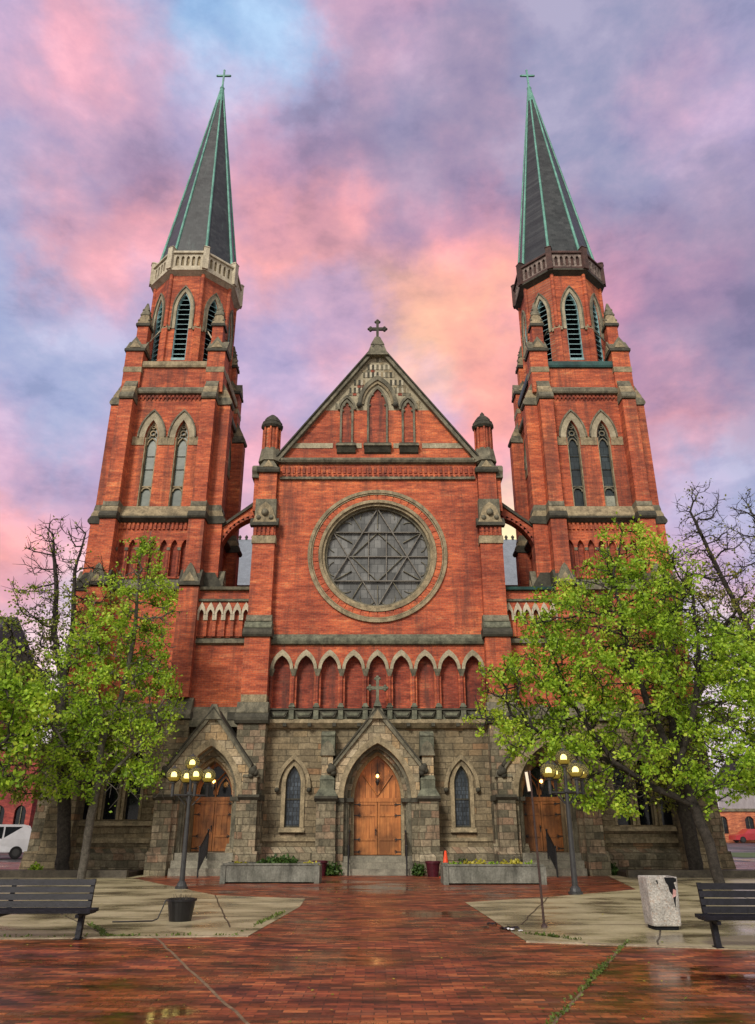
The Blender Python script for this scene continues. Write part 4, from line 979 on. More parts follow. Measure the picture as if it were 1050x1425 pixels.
    for Mx, c_, w, zb, zs, h, y, gm, tm in wins:
        wdw = MB(); wdw.M = Mx
        wdw.afill(c_, w, zb, zs, h, y + 0.04, gm)
        if tm:
            wdw.aband(c_, w - 0.07, w, zs, h - 0.14, h, y - 0.06, y + 0.03, tm, legs=zs - zb)
            wdw.box(c_ - w, c_ + w, y - 0.06, y + 0.03, zb, zb + 0.08, tm)
            # cusped heads, a quatrefoil and a transom
            wdw.ring(c_, zs + 0.30, 0.10, 0.155, y - 0.05, y + 0.02, 16, tm)
            wdw.ring(c_, zs + 0.62, 0.05, 0.09, y - 0.05, y + 0.02, 12, tm)
            wdw.aband(c_, w - 0.12, w - 0.06, zs - 0.35, 0.34, 0.40, y - 0.05, y + 0.02, tm)
            for q in (-1, 1): wdw.tube((c_ + q * 0.1, y - 0.02, zs + 0.2), (c_ + q * 0.24, y - 0.02, zs - 0.02), 0.025, 0.025, 4, tm)
            zt_ = zb + 1.05
            wdw.box(c_ - w, c_ + w, y - 0.05, y + 0.02, zt_, zt_ + 0.07, tm); wdw.aband(c_, w - 0.13, w - 0.07, zt_ - 0.22, 0.16, 0.22, y - 0.05, y + 0.02, tm, n=5)
            if s > 0 and c_ > 0: wdw.box(c_ - w + 0.08, c_ + w - 0.08, y + 0.0, y + 0.03, zb + 0.1, zb + 0.62, 'paleboard')
            for z in (zb + 2.0, zb + 2.7): wdw.box(c_ - w + 0.05, c_ + w - 0.05, y - 0.0, y + 0.035, z, z + 0.015, 'mould')
        o = wdw.build('lancet_window', tw)
for s in (-1, 1): tower(s)
# pale plywood in two of the right tower's panes is part of the glazing
# ================================================================== GROUND
def sheet_obj(name, pts, z, mat, label=None, kind='structure', cat=None):
    mb = MB(); mb.add([(x, y, z) for x, y in pts], [list(range(len(pts)))], mat); o = mb.build(name); tag(o, label, cat, None, kind); return o
def ground_mat(name, c, c2, wet=0.5, scale=0.6):
    m, nt, p = newmat(name)
    o = N(nt, 'ShaderNodeTexCoord').outputs['Object']
    n1 = NOISE(nt, o, scale, 8, 0.6); n2 = NOISE(nt, o, 22, 5, 0.65); n3 = NOISE(nt, o, 0.25, 4, 0.5)
    base = RAMP(nt, n1, [(0.3, c2), (0.65, c)])
    base = MIX(nt, 'MULTIPLY', 0.8, base, RAMP(nt, n2, [(0.3, 0.6), (0.7, 1.3)]))
    setp(nt, p, color=base, rough=RAMP(nt, n3, [(0.4, 0.65 - wet * 0.5), (0.6, 0.7)]), spec=0.5, normal=BUMP(nt, n2, 0.25, 0.01))
    return m
def paver_mat():
    m, nt, p = newmat('wet_brick_pavers')
    o = N(nt, 'ShaderNodeTexCoord').outputs['Object']
    jit = N(nt, 'ShaderNodeVectorMath', {0: N(nt, 'ShaderNodeTexNoise', {'Vector': o, 'Scale': 0.8, 'Detail': 3}).outputs[1], 'Scale': 0.06}, operation='SCALE').outputs[0]
    v = N(nt, 'ShaderNodeVectorMath', {0: o, 1: jit}, operation='ADD').outputs[0]
    br = N(nt, 'ShaderNodeTexBrick', {'Vector': v, 'Color1': (0.0,0.0,0.0), 'Color2': (1.0,1.0,1.0), 'Mortar': (0.5,0.5,0.5), 'Scale': 1.0, 'Mortar Size': 0.006, 'Mortar Smooth': 0.3, 'Brick Width': 0.25, 'Row Height': 0.105})
    base = RAMP(nt, br.outputs[0], [(0.0, (0.07, 0.018, 0.012)), (0.2, (0.13, 0.028, 0.014)), (0.45, (0.20, 0.040, 0.017)), (0.7, (0.27, 0.056, 0.022)), (0.9, (0.36, 0.098, 0.035)), (1.0, (0.13, 0.045, 0.03))])
    base = MIX(nt, 'MIX', MATH(nt, 'MULTIPLY', br.outputs[1], 0.85), base, (0.045, 0.022, 0.016))
    st = NOISE(nt, stretched(nt, o, (0.9, 2.6, 1)), 1.0, 6, 0.65)
    base = MIX(nt, 'MULTIPLY', 1.0, base, RAMP(nt, st, [(0.38, (0.28, 0.27, 0.30)), (0.5, (0.95, 0.95, 0.95)), (0.62, (1.4, 1.6, 1.45))]))
    pud = NOISE(nt, stretched(nt, o, (0.55, 0.8, 1)), 0.9, 4, 0.55)
    n2 = NOISE(nt, o, 16, 4, 0.65)
    base = MIX(nt, 'MULTIPLY', 0.7, base, RAMP(nt, n2, [(0.3, 0.55), (0.7, 1.4)]))
    dirt = NOISE(nt, o, 3.2, 6, 0.75)
    base = MIX(nt, 'MIX', RAMP(nt, dirt, [(0.64, 0.0), (0.72, 0.6)]), base, (0.05, 0.045, 0.02))
    s3 = N(nt, 'ShaderNodeSeparateXYZ', {0: o}); wet = None
    for (px, py, rx, ry) in ((-6.6, 11.2, 2.6, 2.6), (1.2, 17.6, 1.5, 1.1), (0.2, 24.5, 1.6, 3.6), (4.3, 10.2, 1.2, 1.4), (-2.2, 8.3, 0.9, 0.8)):
        ax = MATH(nt, 'DIVIDE', MATH(nt, 'SUBTRACT', s3.outputs[0], px), rx); ay = MATH(nt, 'DIVIDE', MATH(nt, 'SUBTRACT', s3.outputs[1], py), ry)
        q = MATH(nt, 'SQRT', MATH(nt, 'ADD', MATH(nt, 'MULTIPLY', ax, ax), MATH(nt, 'MULTIPLY', ay, ay)))
        wet = q if wet is None else MATH(nt, 'MINIMUM', wet, q)
    wn = NOISE(nt, stretched(nt, o, (0.7, 1.6, 1)), 1.3, 7, 0.65)
    wetm = RAMP(nt, MATH(nt, 'ADD', MATH(nt, 'MULTIPLY', wet, 0.45), MATH(nt, 'MULTIPLY', wn, 1.1)), [(0.70, 1.0), (0.86, 0.0)])
    base = MIX(nt, 'MULTIPLY', MATH(nt, 'MULTIPLY', wetm, 0.7), base, (0.45, 0.42, 0.42))
    rough = MATH(nt, 'ADD', MATH(nt, 'MULTIPLY', RAMP(nt, pud, [(0.36, 0.16), (0.44, 0.28), (0.52, 0.38), (0.64, 0.52)]), MATH(nt, 'SUBTRACT', 1.0, MATH(nt, 'MULTIPLY', wetm, 0.82))), MATH(nt, 'MULTIPLY', MATH(nt, 'SUBTRACT', n2, 0.5), 0.18))
    h = MATH(nt, 'ADD', MATH(nt, 'MULTIPLY', br.outputs[1], -1.0), MATH(nt, 'ADD', MATH(nt, 'MULTIPLY', n2, 0.35), MATH(nt, 'MULTIPLY', br.outputs[0], 0.3)))
    bs = MATH(nt, 'MULTIPLY', RAMP(nt, pud, [(0.38, 0.3), (0.46, 0.8)]), MATH(nt, 'SUBTRACT', 1.0, MATH(nt, 'MULTIPLY', wetm, 0.85)))
    bn = N(nt, 'ShaderNodeBump', {'Height': h, 'Strength': bs, 'Distance': 0.008}).outputs[0]
    setp(nt, p, color=base, rough=rough, spec=0.5, normal=bn)
    return m
M['pavers'] = paver_mat()
M['asphalt'] = ground_mat('wet_asphalt', (0.075, 0.075, 0.078), (0.045, 0.045, 0.048), 0.8)
M['grass'] = ground_mat('grass', (0.08, 0.16, 0.02), (0.05, 0.1, 0.015), 0.1, 3)
def conc_mat():
    m, nt, p = newmat('wet_concrete')
    o = N(nt, 'ShaderNodeTexCoord').outputs['Object']
    s1 = NOISE(nt, stretched(nt, o, (0.55, 0.95, 1)), 1.0, 8, 0.6, 0.3)
    base = RAMP(nt, s1, [(0.34, (0.12, 0.10, 0.055)), (0.44, (0.24, 0.205, 0.115)), (0.52, (0.34, 0.295, 0.17)), (0.66, (0.43, 0.38, 0.23))])
    n2 = NOISE(nt, o, 25, 5, 0.65)
    base = MIX(nt, 'MULTIPLY', 0.6, base, RAMP(nt, n2, [(0.3, 0.6), (0.7, 1.3)]))
    dk = NOISE(nt, o, 0.7, 6, 0.7)
    base = MIX(nt, 'MIX', RAMP(nt, dk, [(0.56, 0.0), (0.7, 0.45)]), base, (0.09, 0.075, 0.045))
    setp(nt, p, color=base, rough=RAMP(nt, s1, [(0.36, 0.10), (0.56, 0.5)]), spec=0.5, normal=BUMP(nt, MATH(nt, 'ADD', n2, s1), 0.22, 0.01))
    return m
M['conc'] = conc_mat()
M['joint'] = rough_mat('paver_joint', (0.24, 0.17, 0.10), (0.09, 0.06, 0.035), 6, rough=0.5, bump=0.2, drip=0)
sheet_obj('ground', [(-900, -200), (900, -200), (900, 1500), (-900, 1500)], -0.012, 'asphalt')
sheet_obj('plaza', [(-24, -12), (24, -12), (24, 42), (-24, 42)], 0.0, 'pavers')
sheet_obj('pavement', [(-24, 13.6), (-5.97, 13.72), (-2.1, 14.06), (-1.72, 18.96), (-1.78, 21.0), (-4.2, 22.0), (-8.4, 29.0), (-8.0, 31.0), (-24, 31.0)], 0.006, 'conc')
sheet_obj('pavement', [(24, 12.4), (5.45, 12.58), (2.3, 13.39), (2.05, 19.99), (4.24, 21.4), (7.3, 23.94), (8.4, 31), (24, 31)], 0.006, 'conc')
sheet_obj('road', [(-80, 44), (-21, 44), (-21, 58), (-80, 58)], -0.004, 'asphalt')
sheet_obj('pavement', [(-80, 41.8), (-20, 41.8), (-20, 43.9), (-80, 43.9)], -0.003, 'conc')
sheet_obj('lawn', [(21, 48), (110, 48), (110, 57), (21, 57)], 0.0, 'grass')
sheet_obj('pavement', [(19, 42.5), (110, 42.5), (110, 46), (19, 46)], -0.003, 'conc')
# joints and kerbs
def strip(name, pts, w, z0, z1, mat, label=None, kind='structure'):
    mb = MB()
    for (ax, ay), (bx, by) in zip(pts[:-1], pts[1:]):
        d = Vector((bx - ax, by - ay)); n = Vector((-d.y, d.x)).normalized() * w / 2
        mb.pxy([(ax + n.x, ay + n.y), (ax - n.x, ay - n.y), (bx - n.x, by - n.y), (bx + n.x, by + n.y)], z0, z1, mat)
    o = mb.build(name); tag(o, label, None, None, kind); return o
rj = random.Random(5)
def wob(a, b, n, amp):
    return [(a[0] + (b[0] - a[0]) * i / n + rj.uniform(-amp, amp) * (0 < i < n), a[1] + (b[1] - a[1]) * i / n + rj.uniform(-amp, amp) * (0 < i < n)) for i in range(n + 1)]
strip('paving_joint', wob((-3.52, 13.8), (-0.09, 5.5), 24, 0.012), 0.035, 0.0, 0.004, 'joint')
strip('paving_joint', wob((3.7, 13.1), (0.27, 5.0), 24, 0.015), 0.035, 0.0, 0.004, 'joint')
M['crack'] = rough_mat('concrete_joint', (0.07, 0.055, 0.035), (0.03, 0.025, 0.015), 6, rough=0.5, bump=0.2, drip=0)
M['edge'] = rough_mat('concrete_edge', (0.42, 0.36, 0.24), (0.2, 0.16, 0.1), 3, rough=0.5, bump=0.2, drip=0.2)
for a, b in (((-24, 16.6), (-2.0, 16.9)), ((-24, 20.4), (-1.8, 19.9)), ((-4.3, 13.9), (-8.2, 20.3)), ((-2.6, 15.2), (-4.2, 22.0)), ((-9.5, 13.8), (-11.5, 31)), ((-24, 25), (-6.5, 25)),
             ((24, 15.3), (2.3, 15.6)), ((24, 19.0), (2.2, 18.8)), ((4.2, 13.0), (6.3, 19)), ((2.6, 15.6), (4.3, 21.4)), ((8.6, 12.6), (9.8, 31)), ((24, 24.5), (7.4, 24.5))):
    strip('concrete_joint', wob(a, b, 14, 0.02), 0.03, 0.006, 0.009, 'crack')
strip('kerb', [(-24, 13.62), (-5.97, 13.74), (-2.1, 14.08)], 0.14, 0.0, 0.012, 'edge')
strip('kerb', [(2.3, 13.41), (5.45, 12.60), (24, 12.42)], 0.14, 0.0, 0.012, 'edge')
# low planting beds against the towers
M['bedstone'] = rough_mat('bed_kerb', (0.10, 0.085, 0.06), (0.04, 0.033, 0.024), 3, rough=0.5, drip=0.4)
M['soil'] = rough_mat('wet_soil', (0.045, 0.03, 0.018), (0.02, 0.014, 0.01), 5, rough=0.8, drip=0)
for s, x1 in ((-1, 8.7), (1, 8.7)):
    mb = MB(); a, b = sorted((s * x1, s * 15.5))
    mb.box(a, b, 29.2, 29.45, 0, 0.24, 'bedstone'); mb.box(a, b, 29.45, 31.5, 0, 0.16, 'soil')
    tag(mb.build('planting_bed'), None, None, None, 'structure')

def leafcloud(mb_v, mb_f, centres, n, spread, size, rng, flat=0.6):
    pass
def leaf_mesh(pts, size, rng, jitter=0.3, curl=0.35):
    """pts: (n,3) leaf positions -> verts, faces of small folded leaves"""
    n = len(pts)
    d = rng.normal(size=(n, 3)); d[:, 2] -= 0.3; d /= np.linalg.norm(d, axis=1)[:, None]
    u = np.cross(d, rng.normal(size=(n, 3))); u /= np.linalg.norm(u, axis=1)[:, None]
    w = np.cross(d, u)
    s = size * rng.uniform(0.6, 1.3, size=(n, 1))
    a = pts; b = pts + d * s * 0.55 + u * s * 0.36 + w * s * curl * 0.3; c = pts + d * s * 1.1; e = pts + d * s * 0.55 - u * s * 0.36 + w * s * curl * 0.3
    v = np.stack([a, b, c, e], 1).reshape(-1, 3)
    i = np.arange(n) * 4
    f = np.concatenate([np.stack([i, i + 1, i + 2], 1), np.stack([i, i + 2, i + 3], 1)])
    return v, f
def np_obj(name, v, f, mat, parent, smooth=False):
    me = bpy.data.meshes.new(name); k = f.shape[1]
    me.vertices.add(len(v)); me.vertices.foreach_set('co', np.asarray(v, dtype=np.float32).ravel())
    me.loops.add(len(f) * k); me.loops.foreach_set('vertex_index', f.astype(np.int32).ravel())
    me.polygons.add(len(f)); me.polygons.foreach_set('loop_start', np.arange(0, len(f) * k, k, dtype=np.int32))
    if smooth: me.polygons.foreach_set('use_smooth', np.ones(len(f), dtype=bool))
    me.materials.append(M[mat]); me.update(calc_edges=True); me.validate()
    o = bpy.data.objects.new(name, me); col.objects.link(o); o.parent = parent; return o

def grow(trunks, blobs, seed, step=0.28, infl=2.6, kill=0.5, iters=90):
    rng = np.random.default_rng(seed)
    att = []; 
    for (cx, cy, cz, rx, ry, rz, n) in blobs:
        p = rng.normal(size=(n, 3)); p /= np.linalg.norm(p, axis=1)[:, None]; p *= rng.uniform(0.15, 1, size=(n, 1)) ** 0.45
        att.append(p * [rx, ry, rz] + [cx, cy, cz])
    att = np.concatenate(att)
    pos = []; par = []
    for ti, tr_ in enumerate(trunks):
        start = 0
        if ti > 0:
            d0 = np.linalg.norm(np.array(pos) - np.array(tr_[0]), axis=1); start = int(d0.argmin())
        last = start if ti > 0 else -1
        for a, b in zip(tr_[:-1], tr_[1:]):
            a = np.array(a, float); b = np.array(b, float); m_ = max(1, int(np.linalg.norm(b - a) / step))
            for i in range(m_ + 1):
                if i == 0 and (pos and last >= 0): continue
                pos.append(a + (b - a) * i / m_ + rng.normal(size=3) * 0.012); par.append(last); last = len(pos) - 1
    pos = list(pos); alive = np.ones(len(att), bool)
    P_ = np.array(pos)
    nearest = np.full(len(att), -1); nd = np.full(len(att), 1e9)
    def upd(lo):
        Q = np.array(pos[lo:]); 
        if len(Q) == 0: return
        d = np.linalg.norm(att[:, None, :] - Q[None], axis=2); j = d.argmin(1); dm = d[np.arange(len(att)), j]
        better = dm < nd; nd[better] = dm[better]; nearest[better] = j[better] + lo
    # trunk nodes below the first fork don't sprout
    upd(0); seen = set()
    for it in range(iters):
        act = alive & (nd < (infl if it > 12 else 6.0))
        if not act.any(): break
        lo = len(pos); idx = np.where(act)[0]
        grp = {}
        for a in idx: grp.setdefault(nearest[a], []).append(a)
        for nidx, lst in grp.items():
            d = att[lst] - pos[nidx]; d /= np.linalg.norm(d, axis=1)[:, None] + 1e-9
            v = d.mean(0) + rng.normal(size=3) * 0.16; v[2] += 0.05
            l = np.linalg.norm(v)
            if l < 1e-3: continue
            q = pos[nidx] + v / l * step
            key = tuple(np.round(q / 0.08).astype(int))
            if key in seen: q = q + rng.normal(size=3) * 0.1
            seen.add(key); pos.append(q); par.append(nidx)
        if len(pos) == lo: break
        upd(lo); alive &= nd > kill
    return np.array(pos), np.array(par)

def make_tree(name, base, label, trunks, blobs, seed, r_base, tip=0.012, leafmat='leaf', leafn=(14, 5), leafsize=0.13, spread=0.22, bark='bark', step=0.28, kill=0.5, expo=2.4, leafcut=None, group=None, cat='tree', extra_twigs=2, minr=0.017):
    root = empty(name, base, label, cat, group)
    pos, par = grow(trunks, blobs, seed, step=step, kill=kill)
    n = len(pos); rng = np.random.default_rng(seed + 100)
    ch = np.zeros(n, int); wgt = np.zeros(n)
    for i in range(n - 1, -1, -1):
        if wgt[i] == 0: wgt[i] = 1.0
        if par[i] >= 0: wgt[par[i]] += wgt[i]; ch[par[i]] += 1
    # pipe model (parents always precede children except forced roots)
    rad = minr * (wgt ** (1 / expo)); rad *= 1.0; k = r_base / rad[0]
    rad = minr + (rad - minr) * max(0.4, (r_base - minr) / max(1e-6, rad[0] - minr))
    V = []; Fc = []; cnt = 0
    for i in range(n):
        p = par[i]
        if p < 0: continue
        a, b = pos[p], pos[i]; ra, rb = min(rad[p], rad[i] * 1.35), rad[i]
        ns = 8 if rb > 0.06 else 5 if rb > 0.025 else 3
        t = b - a; l = np.linalg.norm(t); 
        if l < 1e-6: continue
        t = t / l; u = np.cross(t, [0.3, 0.2, 1.0] if abs(t[2]) < 0.9 else [1, 0, 0]); u /= np.linalg.norm(u); w = np.cross(t, u)
        ang = np.arange(ns) * 2 * np.pi / ns; ca, sa = np.cos(ang)[:, None], np.sin(ang)[:, None]
        a2 = a - t * ra * 0.25
        V.append(a2 + (u * ca + w * sa) * ra); V.append(b + (u * ca + w * sa) * rb)
        j = np.arange(ns); Fc.append(np.stack([cnt + j, cnt + (j + 1) % ns, cnt + ns + (j + 1) % ns, cnt + ns + j], 1)); cnt += 2 * ns
    # fine twigs
    tips = np.where(wgt <= 6)[0]; lp = []
    for i in tips:
        for _ in range(extra_twigs):
            d = rng.normal(size=3); d[2] += 0.5
            if par[i] >= 0: d = d / np.linalg.norm(d) + 0.8 * (pos[i] - pos[par[i]]) / step
            d /= np.linalg.norm(d); L = rng.uniform(0.18, 0.5)
            a = pos[i]; b = a + d * L; t = d; u = np.cross(t, [1, 0.1, 0.2]); u /= np.linalg.norm(u) + 1e-9; w = np.cross(t, u)
            ang = np.arange(3) * 2 * np.pi / 3; ca, sa = np.cos(ang)[:, None], np.sin(ang)[:, None]
            V.append(a + (u * ca + w * sa) * minr * 0.8); V.append(b + (u * ca + w * sa) * minr * 0.35)
            j = np.arange(3); Fc.append(np.stack([cnt + j, cnt + (j + 1) % 3, cnt + 3 + (j + 1) % 3, cnt + 3 + j], 1)); cnt += 6
            if leafn[0]:
                den = leafcut(b) if leafcut else 1.0
                cl = math.sin(b[0] * 2.3 + seed) * math.sin(b[1] * 2.6 + 1.3) + math.sin(b[2] * 2.9 + b[0] * 1.1 + seed) * math.cos(b[1] * 1.7 - b[2])
                m_ = rng.poisson(leafn[0] * den * max(0.05, min(2.3, 0.85 + 2.2 * cl)))
                if m_:
                    tt = rng.uniform(0.3, 1.1, size=(m_, 1)); lp.append(a + (b - a) * tt + rng.normal(size=(m_, 3)) * spread * 0.5)
    np_obj('trunk', np.concatenate(V), np.concatenate(Fc), bark, root, True)
    if lp:
        lp = np.concatenate(lp); v, f = leaf_mesh(lp, leafsize, rng)
        np_obj('crown', v, f, leafmat, root)
        print(name, 'nodes', n, 'leaves', len(lp))
    else: print(name, 'nodes', n)
    return root

# left front tree: slim grey trunk, round airy crown
make_tree('maple_tree', (-10.05, 28.6, 0), 'young tree with a slim grey trunk behind the left bench', [[(0, 0, 0), (0.05, 0, 1.4), (0.12, 0, 2.9), (0.1, 0, 4.4)], [(0.12, 0, 2.9), (1.0, -0.1, 3.8), (2.0, -0.2, 4.9)], [(0.1, 0, 4.4), (-0.4, 0.1, 6.2), (-0.5, 0, 8.0)], [(0.1, 0, 4.4), (0.6, 0, 6.0), (0.8, 0, 8.2), (0.7, 0, 10.5)], [(0.12, 0, 3.0), (-0.9, 0, 4.0), (-1.7, 0, 5.0)]],
          [(0.1, 0, 6.6, 2.7, 2.0, 2.9, 800), (0.7, 0, 9.6, 1.8, 1.3, 1.9, 260), (-0.2, 0, 4.2, 2.7, 1.6, 1.3, 260), (1.5, 0, 5.5, 1.5, 1.3, 2.6, 230), (0.7, 0, 11.5, 0.7, 0.6, 1.2, 60), (0.9, -0.3, 3.0, 2.0, 1.0, 0.7, 80), (-1.6, -0.2, 3.2, 1.4, 0.8, 0.7, 60)],
          11, 0.15, leafmat='leafbright', leafn=(12.5, 5), leafsize=0.118, spread=0.17, bark='barkgrey', kill=0.42)
# left rear tree: dark trunk, bare twiggy top
make_tree('ash_tree', (-11.3, 30.2, 0.15), 'taller dark-trunked tree with a bare twiggy top against the left tower', [[(0, 0, 0), (-0.25, 0, 2.0), (-0.7, 0, 4.5), (-1.0, 0, 6.5)], [(-0.9, 0, 5.5), (-1.9, 0, 7.0), (-3.6, 0, 8.4)], [(-1.0, 0, 6.5), (-1.7, 0, 8.6), (-1.9, 0, 10.5), (-2.4, 0, 12.6)], [(-1.0, 0, 6.5), (-1.0, 0, 9.0), (-1.3, 0, 11.2), (-1.1, 0, 13)]],
          [(-1.7, 0, 9.6, 2.4, 1.6, 2.8, 420), (-2.2, 0, 12.2, 1.5, 1.0, 1.7, 170), (-2.9, 0, 7.0, 2.4, 1.6, 2.0, 330), (-4.0, 0, 7.6, 1.7, 1.1, 1.3, 130), (-1.6, 0, 3.8, 2.2, 1.4, 1.5, 200), (0.4, 0, 4.5, 1.6, 1.2, 1.5, 90)],
          12, 0.25, leafmat='leaf', leafn=(8, 5), leafsize=0.115, spread=0.17, kill=0.42, leafcut=lambda b: 1.2 if b[2] < 7.5 else 0.5 if b[2] < 10.6 else 0.05, extra_twigs=3)
# tree mostly outside the left edge
make_tree('linden_tree', (-14.9, 25.5, 0), 'leafy tree cut off by the left edge, branches over the parked van', [[(0, 0, 0), (0.0, 0, 2.2), (0.3, 0, 4)], [(0.2, 0, 3.2), (1.5, 0, 3.9), (2.7, 0, 4.0)], [(0.3, 0, 4), (1.2, 0, 5.3), (2.6, 0, 6.0)]],
          [(1.9, 0, 4.9, 2.6, 1.6, 1.4, 380), (2.2, 0.2, 3.4, 1.7, 1.2, 0.8, 140), (1.6, 0, 6.6, 1.7, 1.2, 0.9, 120)],
          13, 0.2, leafmat='leafbright', leafn=(12, 5), leafsize=0.15, spread=0.28, kill=0.42)
# right front tree: leaning trunk, big crown over the right portal
make_tree('maple_tree', (10.2, 25.2, 0), 'big spreading tree with a trunk leaning left behind the right bench', [[(0, 0, 0), (-0.15, 0, 1.2), (-0.45, 0, 2.3), (-0.75, 0, 3.4)], [(-0.45, 0, 2.3), (-1.6, -0.1, 2.75), (-2.8, -0.2, 3.5), (-3.8, 0, 5.2)], [(-0.75, 0, 3.4), (-1.4, 0, 5.2), (-1.9, 0, 7.2), (-2.0, 0, 9.5)], [(-0.75, 0, 3.4), (0.0, 0, 5.0), (0.5, 0, 7.0), (0.6, 0, 9)], [(-1.6, 0, 2.8), (-3.4, 0.3, 3.9), (-5.2, 0.3, 4.6)]],
          [(-2.4, 0, 7.2, 3.2, 2.3, 2.7, 1000), (-4.7, 0, 5.2, 2.5, 1.6, 2.0, 650), (-1.2, 0, 9.6, 2.2, 1.5, 1.4, 300), (0.5, 0, 6.2, 2.2, 1.8, 2.6, 430), (-3.4, -0.3, 3.9, 2.9, 1.3, 1.0, 300), (0.4, -0.3, 3.2, 2.2, 1.4, 0.9, 200), (-3.0, -0.2, 2.7, 1.7, 0.8, 0.8, 170), (-1.5, 0, 11.0, 1.0, 0.7, 0.8, 70)],
          21, 0.17, leafmat='leafbright', leafn=(14, 5), leafsize=0.118, spread=0.17, bark='bark', kill=0.42)
# right rear dark tree
make_tree('ash_tree', (11.45, 30.2, 0.15), 'dark tree with a thick trunk standing close to the right tower', [[(0, 0, 0), (-0.1, 0, 2.0), (-0.1, 0, 4.5), (0.0, 0, 7)], [(-0.1, 0, 4.5), (1.2, 0, 6.5), (2.6, 0, 9)], [(0.0, 0, 7), (0.6, 0, 9), (1.4, 0, 11.2)]],
          [(1.2, 0, 8.4, 3.0, 1.8, 3.4, 700), (2.9, 0, 9.4, 1.8, 1.4, 2.4, 260), (0.0, 0, 4.6, 2.6, 1.5, 1.6, 280), (-1.0, 0, 3.0, 1.6, 1.0, 1.0, 120)],
          22, 0.27, leafmat='leafolive', leafn=(7, 5), leafsize=0.115, spread=0.17, kill=0.45, leafcut=lambda b: 1.0 if b[2] < 9.5 else 0.7)
# far right trees
make_tree('bare_tree', (17.6, 36.0, 0), 'tall thin tree almost bare of leaves, far right against the sky', [[(0, 0, 0), (0.0, 0, 5.0), (0.4, 0, 10)], [(0.4, 0, 10), (-0.6, 0, 13), (-1.6, 0, 16.5)], [(0.4, 0, 9), (1.4, 0, 13), (1.8, 0, 16)], [(0.3, 0, 7), (-1.0, 0, 10), (-2, 0, 12)]],
          [(-0.2, 0, 13.4, 2.9, 2.0, 4.0, 560), (-1.1, 0, 16.6, 1.5, 1.0, 1.7, 140), (1.8, 0, 16.0, 1.4, 1, 1.9, 130), (0.5, 0, 8.5, 2.8, 1.8, 2.8, 260)],
          23, 0.2, leafmat='leafolive', leafn=(3.4, 3), leafsize=0.12, kill=0.45, leafcut=lambda b: 0.9 if b[2] < 11 else 0.16, step=0.3, extra_twigs=3, expo=2.7)
make_tree('linden_tree', (15.3, 27.5, 0), 'leafy tree cut off by the right edge above the red car', [[(0, 0, 0), (0.0, 0, 2.0), (-0.4, 0, 4)], [(-0.2, 0, 3.0), (-1.8, 0, 4.2), (-3, 0, 5)], [(-0.4, 0, 4), (-0.9, 0, 6), (-1.0, 0, 9)]],
          [(-1.2, 0, 4.4, 2.2, 1.6, 2.2, 380), (-1.1, 0, 7.4, 1.9, 1.5, 1.6, 180), (-1.2, 0, 3.0, 1.6, 1.0, 0.7, 80)],
          24, 0.2, leafmat='leafbright', leafn=(9, 5), leafsize=0.145, kill=0.45)
# background trees down the streets
for i, (x, y, h, lab) in enumerate(((-33, 62, 9, 'hazy green street tree behind the van, beside the far brick building'), (38, 78, 10, 'distant round tree behind the orange building, right edge'), (30, 92, 9, 'distant tree beyond the lawn, seen through the gap at right'))):
    make_tree('street_tree', (x, y, 0), lab, [[(0, 0, 0), (0.1, 0, 2.5), (0, 0, 4.5)]], [(0, 0, h * 0.62, 3.4, 3, h * 0.36, 200)], 40 + i, 0.25, leafmat='leaf', leafn=(6, 5), leafsize=0.35, spread=0.6, step=0.5, kill=0.9, group=None)

